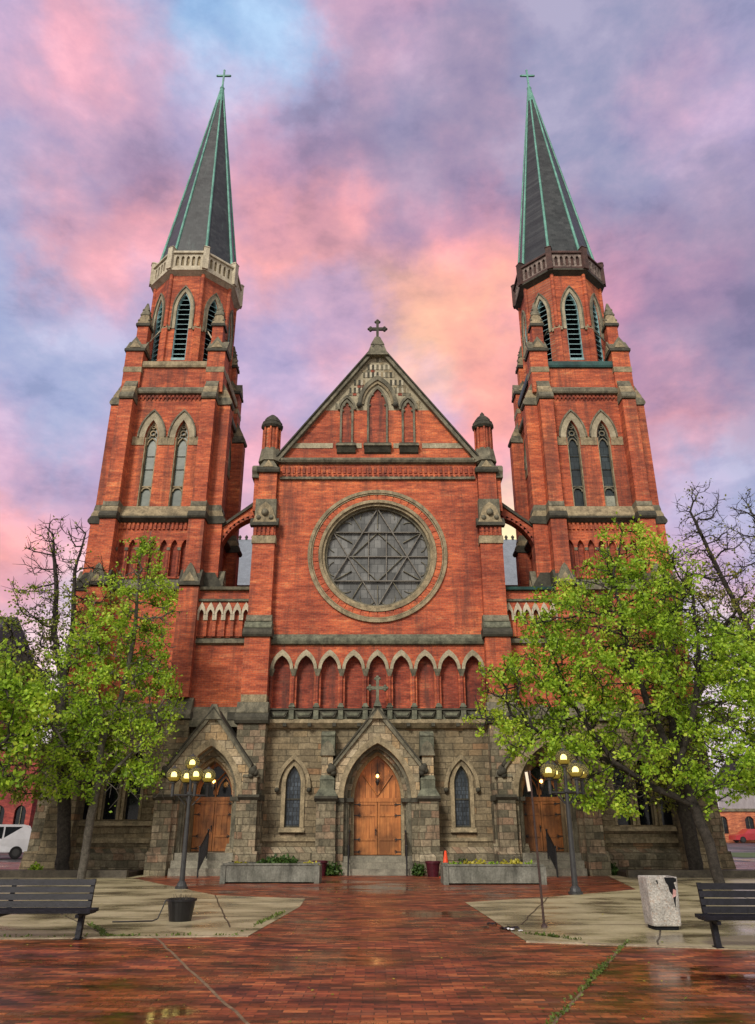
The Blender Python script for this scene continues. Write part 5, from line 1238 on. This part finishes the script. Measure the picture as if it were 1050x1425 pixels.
# ================================================================== STREET FURNITURE
def lamp_post(loc, label, rz):
    root = empty('street_lamp', loc, label, 'street lamp', 'five-globe street lamps', rz)
    p = MB(); H_ = 2.62
    p.lathe(0, 0, [(0.19, 0.0), (0.19, 0.05), (0.15, 0.07), (0.13, 0.14), (0.085, 0.2)], 12, 'lamppost')
    p.lathe(0, 0, [(0.078, 0.2), (0.066, 1.5), (0.05, H_ - 0.05), (0.05, H_)], 12, 'lamppost', smooth=True)
    p.lathe(0, 0, [(0.09, H_ - 0.1), (0.09, H_ - 0.02)], 12, 'lamppost'); p.build('post', root)
    ar = MB()
    for i in range(4):
        a = R(90 * i); c, s_ = math.cos(a), math.sin(a)
        ar.box(0, 0.001, 0, 0.001, H_, H_ + 0.001, 'lamppost') if False else None
        ar.tube((0, 0, H_ - 0.12), (0.52 * c, 0.52 * s_, H_ - 0.12), 0.032, 0.028, 6, 'lamppost')
        ar.tube((0.52 * c, 0.52 * s_, H_ - 0.16), (0.52 * c, 0.52 * s_, H_ + 0.26), 0.045, 0.05, 8, 'lamppost')
        ar.tube((0.1 * c, 0.1 * s_, H_ - 0.4), (0.36 * c, 0.36 * s_, H_ - 0.13), 0.018, 0.018, 5, 'lamppost')
    ar.tube((0, 0, H_), (0, 0, H_ + 0.6), 0.045, 0.045, 8, 'lamppost'); ar.build('arm', root)
    for i in range(5):
        a = R(90 * i); r_ = 0.52 if i < 4 else 0; z = H_ + 0.44 if i < 4 else H_ + 0.8
        cx, cy = r_ * math.cos(a), r_ * math.sin(a)
        g = MB(); g.sphere((cx, cy, z), 0.222, 'globe', 24, 16); go = g.build('globe', root)
        c = MB(); c.lathe(cx, cy, [(0.09, z - 0.235), (0.10, z - 0.19), (0.11, z - 0.165)], 12, 'lamppost'); c.build('collar', go); c = MB(); c.lathe(cx, cy, [(0.13, z + 0.165), (0.10, z + 0.2), (0.04, z + 0.235), (0.015, z + 0.27)], 12, 'lamppost', smooth=True); c.build('cap', go)
        b = MB(); b.sphere((cx, cy, z - 0.01), 0.088, 'lamp', 12, 8, 1.2); b.lathe(cx, cy, [(0.03, z - 0.16), (0.03, z - 0.07)], 8, 'lamppost'); b.build('bulb', go)
        d = MB(); d.lathe(cx, cy, [(0.115, z - 0.16), (0.15, z - 0.12), (0.17, z - 0.06)], 16, 'globehot', smooth=True); d.build('diffuser', go)
    return root
lamp_post((-5.6, 24.2, 0.006), 'five-globe street lamp with lit bulbs behind the black pot, left of the middle door', R(28))
lamp_post((5.2, 22.3, 0.006), 'five-globe street lamp with lit bulbs in front of the right doorway', R(20))

M['benchpaint'] = rough_mat('black_bench_paint', (0.011, 0.011, 0.016), (0.006, 0.006, 0.008), 8, rough=0.5, bump=0.35, drip=0, spec=0.2)
def bench(loc, label, rz, L):
    root = empty('park_bench', loc, label, 'bench', 'black slatted benches', rz)
    s = MB()
    for i in range(4):
        y = -0.02 + i * 0.115; z = 0.36 + (0.012 if i in (0, 3) else 0)
        s.box(-L/2, L/2, y, y + 0.095, z, z + 0.05, 'benchpaint')
    s.build('seat', root)
    b = MB()
    for i in range(4):
        z = 0.42 + i * 0.105; y = 0.47 + i * 0.03
        b.frust(-L/2 + 0.16, L/2 - 0.16, y, y + 0.045, z, -L/2 + 0.16, L/2 - 0.16, y + 0.03, y + 0.075, z + 0.088, 'benchpaint')
    b.build('backrest', root)
    for x in (-L/2 + 0.2, L/2 - 0.2, 0):
        l = MB()
        l.frust(x - 0.04, x + 0.04, 0.14, 0.24, 0, x - 0.04, x + 0.04, 0.2, 0.3, 0.33, 'benchpaint') if x else None
        l.frust(x - 0.03, x + 0.03, 0.50, 0.56, 0.31, x - 0.03, x + 0.03, 0.60, 0.65, 0.83, 'benchpaint')
        l.box(x - 0.028, x + 0.028, 0.0, 0.56, 0.31, 0.357, 'benchpaint')
        if x: l.box(x - 0.055, x + 0.055, 0.1, 0.28, 0, 0.015, 'benchpaint')
        l.build('leg' if x else 'bracket', root)
    return root
bench((-6.02, 13.45, 0.012), 'black slatted bench at the left edge in front of the trees', R(1), 3.0)
bench((6.28, 12.5, 0.012), 'black slatted bench at the right edge beside the concrete bin', R(-2), 3.0)

# concrete litter bin
def aggregate():
    m, nt, p = newmat('exposed_aggregate')
    o = N(nt, 'ShaderNodeTexCoord').outputs['Object']
    vo = N(nt, 'ShaderNodeTexVoronoi', {'Vector': o, 'Scale': 42.0}); n1 = NOISE(nt, o, 4, 5)
    c = RAMP(nt, N(nt, 'ShaderNodeSeparateColor', {0: vo.outputs[1]}).outputs[0], [(0.0, (0.28, 0.26, 0.23)), (0.4, (0.4, 0.38, 0.34)), (0.8, (0.5, 0.48, 0.43)), (1.0, (0.36, 0.28, 0.22))])
    c = MIX(nt, 'MULTIPLY', 1.0, c, RAMP(nt, n1, [(0.3, 0.65), (0.7, 1.15)]))
    setp(nt, p, color=c, rough=0.75, normal=BUMP(nt, vo.outputs[0], 0.7, 0.01)); return m
M['aggregate'] = aggregate()
bin_ = empty('litter_bin', (4.97, 15.0, 0.006), 'pale pebbly concrete litter bin with a broken upper side, left of the right bench', 'litter bin')
def rsq(mb, prof, m, cr=0.055):
    vs = []; k = 4
    for h, z in prof:
        for c in range(4):
            for t in range(k + 1):
                a = math.pi / 2 * (c + t / k); ox = (h - cr) * (1 if c in (0, 3) else -1); oy = (h - cr) * (1 if c in (0, 1) else -1)
                vs.append((ox + cr * math.cos(a), oy + cr * math.sin(a), z))
    n = 4 * (k + 1); fs = [(q * n + i, q * n + (i + 1) % n, (q + 1) * n + (i + 1) % n, (q + 1) * n + i) for q in range(len(prof) - 1) for i in range(n)]
    mb.add(vs, fs, m)
b = MB(); rsq(b, [(0.21, 0.0), (0.215, 0.065)], 'hole'); b.build('foot', bin_)
b = MB(); rsq(b, [(0.22, 0.06), (0.245, 0.065), (0.25, 0.09), (0.272, 0.80), (0.268, 0.825), (0.225, 0.825), (0.22, 0.5)], 'aggregate'); b.build('body', bin_)
b = MB(); rsq(b, [(0.222, 0.55), (0.222, 0.80)], 'hole'); b.box(-0.2, 0.2, -0.2, 0.2, 0.5, 0.56, 'hole'); b.build('liner', bin_)
def patch(mb, pts, m, out=0.004):
    f = lambda z: -(0.2495 + (z - 0.09) * 0.031) - out
    mb.add([(x, f(z), z) for x, z in pts] + [(x, f(z) + 0.02, z) for x, z in pts], [list(range(len(pts)))] + [(i, (i + 1) % len(pts), (i + 1) % len(pts) + len(pts), i + len(pts)) for i in range(len(pts))], m)
b = MB(); patch(b, [(0.03, 0.822), (0.05, 0.74), (0.085, 0.70), (0.10, 0.60), (0.15, 0.53), (0.155, 0.44), (0.175, 0.33), (0.185, 0.45), (0.2, 0.52), (0.215, 0.62), (0.2, 0.70), (0.19, 0.74), (0.235, 0.76), (0.24, 0.80), (0.19, 0.822)], 'hole'); b.build('broken_opening', bin_)
b = MB(); patch(b, [(-0.12, 0.775), (-0.1, 0.71), (-0.085, 0.72), (-0.09, 0.775)], 'hole'); b.build('lifting_slot', bin_)
M['pink'] = rough_mat('torn_paper', (0.55, 0.33, 0.30), (0.4, 0.2, 0.18), 8, drip=0)
b = MB(); patch(b, [(0.135, 0.50), (0.20, 0.53), (0.215, 0.62), (0.165, 0.64)], 'pink', 0.009); b.build('torn_leaflet', bin_)

# black tub at the left lamp
M['blackplastic'] = rough_mat('black_plastic', (0.008, 0.008, 0.009), (0.005, 0.005, 0.005), 5, rough=0.35, bump=0.05, drip=0, spec=0.5)
pot = empty('plant_tub', (-3.72, 16.2, 0.006), 'round black plastic tub with dead stems in front of the left street lamp', 'plant tub')
b = MB(); b.lathe(0, 0, [(0.205, 0), (0.26, 0.34), (0.285, 0.34), (0.285, 0.375), (0.262, 0.375), (0.255, 0.30), (0.02, 0.30)], 24, 'blackplastic', smooth=False); b.build('tub', pot)
b = MB(); rs = random.Random(8)
for i in range(26):
    a, r_ = rs.uniform(0, 6.28), rs.uniform(0, 0.2); b.tube((r_*math.cos(a), r_*math.sin(a), 0.3), (r_*1.3*math.cos(a)+rs.uniform(-.04,.04), r_*1.3*math.sin(a), rs.uniform(0.38, 0.46)), 0.005, 0.003, 4, 'crack')
b.build('dead_stem', pot)
hs_ = MB(); hs_.path([(-4.02, 16.2, 0.36), (-4.05, 16.15, 0.25), (-4.12, 16.1, 0.05), (-4.2, 16.05, 0.02), (-4.6, 15.95, 0.02), (-4.9, 15.9, 0.02)], 0.012, 6, 'blackplastic')
tag(hs_.build('hose'), 'thin black hose running from the tub rim onto the concrete', 'hose')

# two long concrete planters with plants
M['planterc'] = rough_mat('planter_concrete', (0.20, 0.20, 0.165), (0.075, 0.078, 0.06), 2.0, rough=0.6, drip=0.65)
def planter(cx, yf, L, label):
    root = empty('planter', (cx, yf, 0), label, 'planter', 'long concrete planters')
    b = MB(); h = 0.52
    b.box(-L/2, L/2, 0, 0.12, 0.04, h, 'planterc'); b.box(-L/2, L/2, 1.0, 1.12, 0.04, h, 'planterc'); b.box(-L/2, -L/2+0.12, 0.12, 1.0, 0.04, h, 'planterc'); b.box(L/2-0.12, L/2, 0.12, 1.0, 0.04, h, 'planterc')
    b.box(-L/2 - 0.03, L/2 + 0.03, -0.03, 0.14, h, h + 0.05, 'planterc'); b.box(-L/2 - 0.03, L/2 + 0.03, 0.98, 1.15, h, h + 0.05, 'planterc')
    for q in (-1, 1): b.box(q*(L/2)-0.08, q*(L/2)+0.08, -0.05, 1.16, 0, h - 0.01, 'planterc')
    b.build('trough', root); s = MB(); s.box(-L/2+0.1, L/2-0.1, 0.13, 0.99, 0.1, 0.46, 'soil'); s.build('soil', root)
    return root
def plant(name, loc, label, cat, n, ext, size, mat, seed, stems=12):
    root = empty(name, loc, label, cat); rng = np.random.default_rng(seed)
    p = rng.normal(size=(n, 3)); p /= np.linalg.norm(p, axis=1)[:, None]; p *= rng.uniform(0, 1, size=(n, 1)) ** 0.4; p[:, 2] = np.abs(p[:, 2])
    v, f = leaf_mesh(p * ext, size, rng); np_obj('foliage', v, f, mat, root)
    s = MB()
    for i in range(stems):
        q = p[i] * ext; s.tube((q[0]*0.5, q[1]*0.5, -0.08), tuple(q), 0.008, 0.005, 4, 'bark')
    s.build('stem', root); return root
planter(-3.38, 26.45, 2.95, 'long weathered concrete planter left of the middle door')
planter(3.6, 25.9, 3.0, 'long weathered concrete planter right of the middle door')
plant('shrub', (-3.2, 27.0, 0.45), 'low dark green shrub in the left planter', 'shrub', 900, (0.75, 0.35, 0.28), 0.13, 'leafdark', 1)
for i, x in enumerate((-4.4, -2.4, -2.1)): 
    plant('flower_plant', (x, 27.0, 0.45), ['small yellow-green plant at the left end of the left planter', 'small yellow-green plant right of the dark shrub in the left planter', 'small yellow-green plant at the right end of the left planter'][i], 'plant', 130, (0.3, 0.25, 0.13), 0.09, 'yellow', 30 + i, 5)
for i in range(7):
    x = 2.45 + i * 0.385
    plant('flower_plant', (x, 26.4, 0.45), ['leftmost yellow-green plant in the right planter beside the cone', 'second yellow-green plant from the left in the right planter', 'third yellow-green plant from the left in the right planter', 'yellow-green plant in the middle of the right planter', 'third yellow-green plant from the right end of the right planter', 'second yellow-green plant from the right end of the right planter', 'rightmost yellow-green plant in the right planter'][i], 'plant', 150, (0.24, 0.25, 0.16 + 0.04 * (i % 3)), 0.09, 'yellow' if i % 3 else 'leafbright', 60 + i, 5)
M['mulch'] = rough_mat('orange_pumpkin', (0.35, 0.08, 0.02), (0.2, 0.04, 0.01), 5, drip=0)

# foot-of-wall plants, maroon pots, cone
M['maroon'] = rough_mat('maroon_plastic', (0.075, 0.010, 0.018), (0.04, 0.006, 0.01), 4, rough=0.4, drip=0)
for x, y, lab in ((-2.08, 30.35, 'maroon flower pot left of the middle door'), (1.98, 30.0, 'maroon flower pot beside the orange cone')):
    r_ = empty('flower_pot', (x, y, 0), lab, 'flower pot', 'maroon flower pots')
    b = MB(); b.lathe(0, 0, [(0.19, 0), (0.25, 0.42), (0.28, 0.43), (0.28, 0.5), (0.25, 0.5), (0.24, 0.4), (0.02, 0.4)], 20, 'maroon'); b.build('pot', r_)
    b = MB(); b.lathe(0, 0, [(0.235, 0.41), (0.02, 0.44)], 16, 'soil'); b.build('soil', r_)
M['cone'] = rough_mat('orange_cone', (0.75, 0.075, 0.02), (0.55, 0.05, 0.015), 3, rough=0.45, bump=0.05, drip=0)
cn = empty('traffic_cone', (2.36, 29.0, 0), 'orange traffic cone at the left end of the right planter', 'traffic cone')
b = MB(); b.lathe(0, 0, [(0.17, 0.04), (0.035, 0.86), (0.02, 0.87)], 20, 'cone', smooth=True); b.build('cone_body', cn)
b = MB(); b.box(-0.22, 0.22, -0.22, 0.22, 0, 0.04, 'cone'); b.build('cone_base', cn)
for i, (x, y, sc, lab) in enumerate(((-1.62, 30.45, 1.0, 'dark green plant at the foot of the pier left of the middle steps'), (1.5, 30.4, 0.9, 'dark green plant at the foot of the pier right of the middle steps'), (-12.2, 30.0, 0.9, 'small green plant at the foot of the left rear tree'), (3.2, 31.0, 1.2, 'dark green plant against the wall behind the right planter'), (8.5, 30.7, 1.0, 'dark green plant at the right side of the right doorway'))):
    plant('shrub', (x, y, 0.05), lab, 'shrub', 350, (0.3*sc, 0.22*sc, 0.42*sc), 0.1, 'leafdark' if i != 2 else 'leafbright', 80 + i, 8)

# handrails
def rail(x, y0, y1, z0, label, panel=False):
    root = empty('handrail', (x, y0, 0), label, 'handrail', 'black iron handrails')
    L = y1 - y0
    for t, zb in ((0, 0), (1, z0)):
        b = MB(); b.tube((0, t * L, zb), (0, t * L, zb + 0.95), 0.03, 0.03, 8, 'iron'); b.sphere((0, t * L, zb + 0.98), 0.045, 'iron', 8, 6); b.build('rail_post', root)
    c = MB(); c.tube((0, 0, 0.93), (0, L, z0 + 0.93), 0.024, 0.024, 8, 'iron'); c.tube((0, 0, 0.2), (0, L, z0 + 0.2), 0.016, 0.016, 8, 'iron')
    c.build('top_rail', root)
    k = int(L / (0.07 if panel else 0.13))
    d = MB()
    for i in range(1, k): t = i / k; d.tube((0, t*L, z0*t + 0.2), (0, t*L, z0*t + 0.93), 0.012, 0.012, 5, 'iron')
    if k > 1: d.build('baluster', root)
for x, y0, y1, z0, lab in ((-1.06, 30.35, 31.4, 0.5, 'black iron handrail on the left side of the middle steps'), (1.06, 30.35, 31.4, 0.5, 'black iron handrail on the right side of the middle steps')): rail(x, y0, y1, z0, lab)
rail(-6.3, 29.5, 30.8, 0.55, 'black iron handrail in the middle of the left doorway steps', True)
rail(6.3, 29.5, 30.8, 0.55, 'black iron handrail in the middle of the right doorway steps', True)

# thin pole with a narrow lit sign
pl_ = empty('sign_pole', (2.94, 15.2, 0.006), 'thin dark pole carrying a narrow white sign before the right lamp', 'sign pole')
b = MB(); b.tube((0, 0, 0), (-0.06, 0, 2.62), 0.022, 0.018, 8, 'polebrown'); b.lathe(0, 0, [(0.06, 0), (0.05, 0.03), (0.024, 0.06)], 10, 'polebrown'); b.build('pole', pl_)
b = MB(); b.M = Matrix.Translation((-0.115, 0, 2.44)) @ Matrix.Rotation(R(-6), 4, 'Y'); b.box(-0.035, 0.035, -0.015, 0.015, -0.2, 0.17, 'polebrown'); b.box(-0.026, 0.026, -0.019, -0.0155, -0.185, 0.155, 'signface'); b.build('sign_plate', pl_)

# ================================================================== VEHICLES
def car(name, loc, rz, label, cat, paint, L=4.7, W=1.85, H_=1.75, van=True):
    root = empty(name, loc, label, cat, None, rz)
    b = MB()
    side = [(-L/2, 0.35), (-L/2, 0.95), (-L/2 + 0.08, 1.0), (-L/2 + 0.35, H_ - 0.08), (-L/2 + 0.7, H_), (L*0.12, H_), (L*0.24, 1.05), (L/2 - 0.15, 0.85), (L/2, 0.6), (L/2, 0.35)] if van else \
           [(-L/2, 0.3), (-L/2, 0.85), (-L/2 + 0.7, 0.95), (-L/2 + 1.3, H_), (L*0.1, H_), (L*0.25, 0.95), (L/2 - 0.1, 0.75), (L/2, 0.3)]
    n = len(side); vs = []
    for yy, ins in ((-W/2, 0), (W/2, 0)):
        for x, z in side: vs.append((x, yy * (0.86 if z > 1.0 else 1.0), z))
    b.add(vs, [list(range(n)), list(range(2*n-1, n-1, -1))] + [(i, i+n, (i+1)%n+n, (i+1)%n) for i in range(n)], paint); b.build('body', root)
    g = MB()
    zt, zl = H_ - 0.12, 1.03
    for q in (-1, 1):
        y = q * (W/2 * 0.865 + 0.012)
        xs = [(-L/2 + 0.45, -L*0.16), (-L*0.14, L*0.03), (L*0.05, L*0.17)] if van else [(-L/2 + 1.1, -L*0.02), (0.02*L, L*0.15)]
        for a, c in xs: g.add([(a, q*(W/2+0.004)*0.93, zl), (c, q*(W/2+0.004)*0.93, zl), (c - (0.25 if c == xs[-1][1] else 0), y, zt), (a, y, zt)], [(0,1,2,3)], 'blackglass')
    g.build('side_window', root)
    g = MB(); x = -L/2 - 0.012
    if van: g.add([(-L/2 + 0.085, -W*0.40, 1.06), (-L/2 + 0.085, W*0.40, 1.06), (-L/2 + 0.30, W*0.37, H_ - 0.14), (-L/2 + 0.30, -W*0.37, H_ - 0.14)], [(0,1,2,3)], 'blackglass')
    else: g.add([(-L/2 + 0.74, -W*0.40, 1.0), (-L/2 + 0.74, W*0.40, 1.0), (-L/2 + 1.22, W*0.37, H_ - 0.06), (-L/2 + 1.22, -W*0.37, H_ - 0.06)], [(0,1,2,3)], 'blackglass')
    for p_ in (g,): g.M = Matrix.Translation((-0.02, 0, 0.01))
    g.build('rear_window', root)
    for sx in (-0.31, 0.31):
        for sy in (-1, 1):
            w = MB(); w.M = Matrix.Translation((sx * L, sy * (W/2 - 0.1), 0.33)) @ Matrix.Rotation(R(90), 4, 'X')
            w.lathe(0, 0, [(0.2, -0.11), (0.32, -0.11), (0.33, 0), (0.32, 0.11), (0.2, 0.11)], 20, 'blackplastic'); wo = w.build('wheel', root)
            r_ = MB(); r_.M = w.M; r_.lathe(0, 0, [(0.19, -0.115), (0.19, 0.115)], 12, 'lamppost'); r_.build('rim', wo)
    for sy in (-1, 1):
        t = MB(); t.box(-L/2 - 0.02, -L/2 + 0.02, sy*W*0.45 - 0.08, sy*W*0.45 + 0.08, 0.7, 1.05, 'taillight'); t.build('taillight', root)
    bp = MB(); bp.box(-L/2 - 0.1, -L/2 + 0.05, -W/2 + 0.03, W/2 - 0.03, 0.35, 0.6, 'blackplastic' if paint != 'paintred' else paint); bp.build('bumper', root)
    return root
def paint_mat(name, c):
    m, nt, p = newmat(name); o = N(nt, 'ShaderNodeTexCoord').outputs['Object']
    setp(nt, p, color=RAMP(nt, NOISE(nt, o, 2.5, 4), [(0.3, tuple(x*0.8 for x in c)), (0.7, c)]), rough=0.3, coat=0.6, coatr=0.08); return m
M['paintwhite'] = paint_mat('silver_white_paint', (0.55, 0.56, 0.58)); M['paintred'] = paint_mat('red_paint', (0.45, 0.02, 0.03))
M['taillight'] = rough_mat('tail_light', (0.3, 0.02, 0.01), (0.2, 0.01, 0.01), 8, rough=0.2, drip=0)
car('parked_van', (-21.4, 45.6, 0), R(205), 'white estate van parked at the far left kerb', 'car', 'paintwhite')
car('parked_car', (40.6, 90.0, 0), R(180), 'small red car in the distance at the right edge', 'car', 'paintred', L=4.2, H_=1.4, van=False)

# ================================================================== NEIGHBOUR BUILDINGS
def house(name, x0, x1, y0, y1, H_, label, wall, roofm, nwin, rows, wz, gable=2.5, winw=0.5, face=1, hip=False):
    root = empty(name, ((x0 + x1) / 2, y0, 0), label, 'building'); dx = (x0 + x1) / 2
    b = MB(); ops = [(x0 - dx + (i + 0.5) * (x1 - x0) / nwin, winw, wz, wz + 1.6, 0.5) for i in range(nwin)]
    for r_ in range(rows):
        z0_, z1_ = r_ * H_ / rows, (r_ + 1) * H_ / rows
        b.awall(x0 - dx, x1 - dx, z0_, z1_, [(c, w, zb + z0_, min(zs + z0_, z1_ - 1.0), h) for c, w, zb, zs, h in ops], 0, 0.25, wall)
    D = y1 - y0
    b.box(x0 - dx, x1 - dx, 0.3, D, 0, H_, wall)
    for q in (x0 - dx, x1 - dx): b.add([(q, 0, 0), (q, 0.3, 0), (q, 0.3, H_), (q, 0, H_)], [(0,1,2,3)], wall)
    b.build('wall', root)
    for r_ in range(rows):
        z0_ = r_ * H_ / rows; z1_ = z0_ + H_ / rows
        for c, w, zb, zs, h in ops:
            g = MB(); g.afill(c, w, zb + z0_, min(zs + z0_, z1_ - 1.0), h, 0.2, 'blackglass'); g.box(c - 0.03, c + 0.03, 0.12, 0.19, zb + z0_, min(zs + z0_, z1_ - 1.0) + h * 0.8, 'trim'); g.build('window', root)
    r_ = MB(); e = 0.4
    if gable: r_.pyz([(-e, H_ - 0.1), (-e, H_ + 0.15), (D/2, H_ + gable + 0.2), (D + e, H_ + 0.15), (D + e, H_ - 0.1)], x0 - dx - e, x1 - dx + e, roofm)
    else: r_.box(x0 - dx - 0.15, x1 - dx + 0.15, -0.15, D, H_, H_ + 0.3, roofm)
    r_.build('roof', root); return root
M['redbrick'] = brick_mat('crimson_brick', (0.30, 0.045, 0.04), (0.2, 0.03, 0.028), (0.22, 0.1, 0.08), soot=0.3)
M['darkroof'] = rough_mat('dark_roof', (0.04, 0.035, 0.042), (0.02, 0.018, 0.022), 2, rough=0.6, drip=0)
M['orangewall'] = brick_mat('orange_brick', (0.55, 0.16, 0.07), (0.4, 0.1, 0.05), (0.4, 0.25, 0.18), soot=0.1)
M['palewall'] = rough_mat('pale_render', (0.6, 0.58, 0.55), (0.45, 0.43, 0.4), 1.0, rough=0.8, drip=0.15)
house('brick_building', -38, -25.4, 60, 74, 7.0, 'low crimson brick building with tall dark windows behind the van', 'redbrick', 'trim', 8, 1, 1.0, 0, 0.42)
house('brick_building', -66, -41.0, 76, 92, 18.3, 'tall dark-roofed building rising behind the left trees', 'redbrick', 'darkroof', 10, 4, 1.2, 5.0, 0.6)
house('brick_building', 37.2, 52, 92, 104, 3.2, 'low orange brick building beyond the lawn at the right edge', 'orangewall', 'trim', 5, 1, 0.9, 0, 0.5)
house('pale_house', 46, 62, 96, 110, 7.0, 'pale rendered house in the distance at the far right', 'palewall', 'darkroof', 4, 2, 1.0, 3.0, 0.5)

# litter, leaves and moss on the ground
def scatter(name, pts, size, mats, label, seed):
    rs = random.Random(seed); mb = MB()
    for x, y in pts:
        n = rs.randint(4, 6); a0 = rs.uniform(0, 6.28); s_ = size * rs.uniform(0.4, 1.3)
        mb.add([(x + s_ * rs.uniform(.6, 1) * math.cos(a0 + 6.283*i/n), y + s_ * rs.uniform(.6, 1) * math.sin(a0 + 6.283*i/n), 0.012 + rs.uniform(0, .012)) for i in range(n)], [list(range(n))], rs.choice(mats))
    o = mb.build(name); tag(o, label, None, None, 'stuff'); return o
rg = random.Random(12)
scatter('fallen_leaves', [(rg.gauss(0, 5), rg.uniform(7, 26)) for _ in range(420)], 0.022, ['yellow', 'leafolive', 'leaf'], 'scattered small fallen leaves on the paving', 1)
def tufts(name, line, n, seed, sz=0.05):
    rng = np.random.default_rng(seed); t = rng.uniform(0, 1, n) ** 1.0
    cl = rng.uniform(0, 1, 7); t = np.where(rng.uniform(size=n) < 0.7, np.clip(cl[rng.integers(0, 7, n)] + rng.normal(size=n) * 0.05, 0, 1), t)
    a, b = np.array(line[0]), np.array(line[1]); p = a + (b - a) * t[:, None] + rng.normal(size=(n, 2)) * 0.022
    pts = np.column_stack([p, np.full(n, 0.012)]); v, f = leaf_mesh(pts, sz, rng); v[:, 2] = np.abs(v[:, 2] - 0.012) + 0.008
    o = np_obj(name, v, f, 'moss', None); tag(o, 'grass growing in the paving joint', None, None, 'stuff')
tufts('grass', ((3.9, 13.5), (1.3, 7.5)), 520, 1, 0.035); tufts('grass', ((-4.3, 13.9), (-5.2, 15.6)), 160, 2); tufts('grass', ((-6.5, 13.85), (-2.3, 14.1)), 160, 3); tufts('grass', ((2.4, 14.4), (3.2, 13.5)), 120, 4); tufts('grass', ((-2.3, 14.6), (-1.9, 18)), 120, 5); tufts('grass', ((5.6, 12.65), (9, 12.5)), 150, 6)
for i, (x, y, s_, mt) in enumerate(((2.28, 14.75, 0.06, 'white'), (2.18, 14.9, 0.07, 'blackplastic'), (2.42, 14.62, 0.035, 'white'), (2.06, 15.5, 0.08, 'blackplastic'), (1.9, 15.1, 0.05, 'crack'), (2.35, 14.95, 0.09, 'blackplastic'))):
    mb = MB(); rs = random.Random(i); vs = []
    for j in range(5):
        for k in range(5): vs.append((x + (j-2)*s_*0.5 + rs.uniform(-.2,.2)*s_, y + (k-2)*s_*0.5 + rs.uniform(-.2,.2)*s_, 0.012 + rs.uniform(0, 0.55)*s_))
    mb.add(vs, [(j*5+k, j*5+k+1, (j+1)*5+k+1, (j+1)*5+k) for j in range(4) for k in range(4)], mt)
    tag(mb.build('litter'), ['largest crumpled white scrap of litter on the brick by the right concrete edge', 'black scrap of litter touching the largest white scrap', 'small white scrap of litter nearest the camera', 'black scrap of litter farthest from the camera', 'small brown scrap of litter left of the others', 'black scrap of litter behind the white scraps'][i], 'litter')
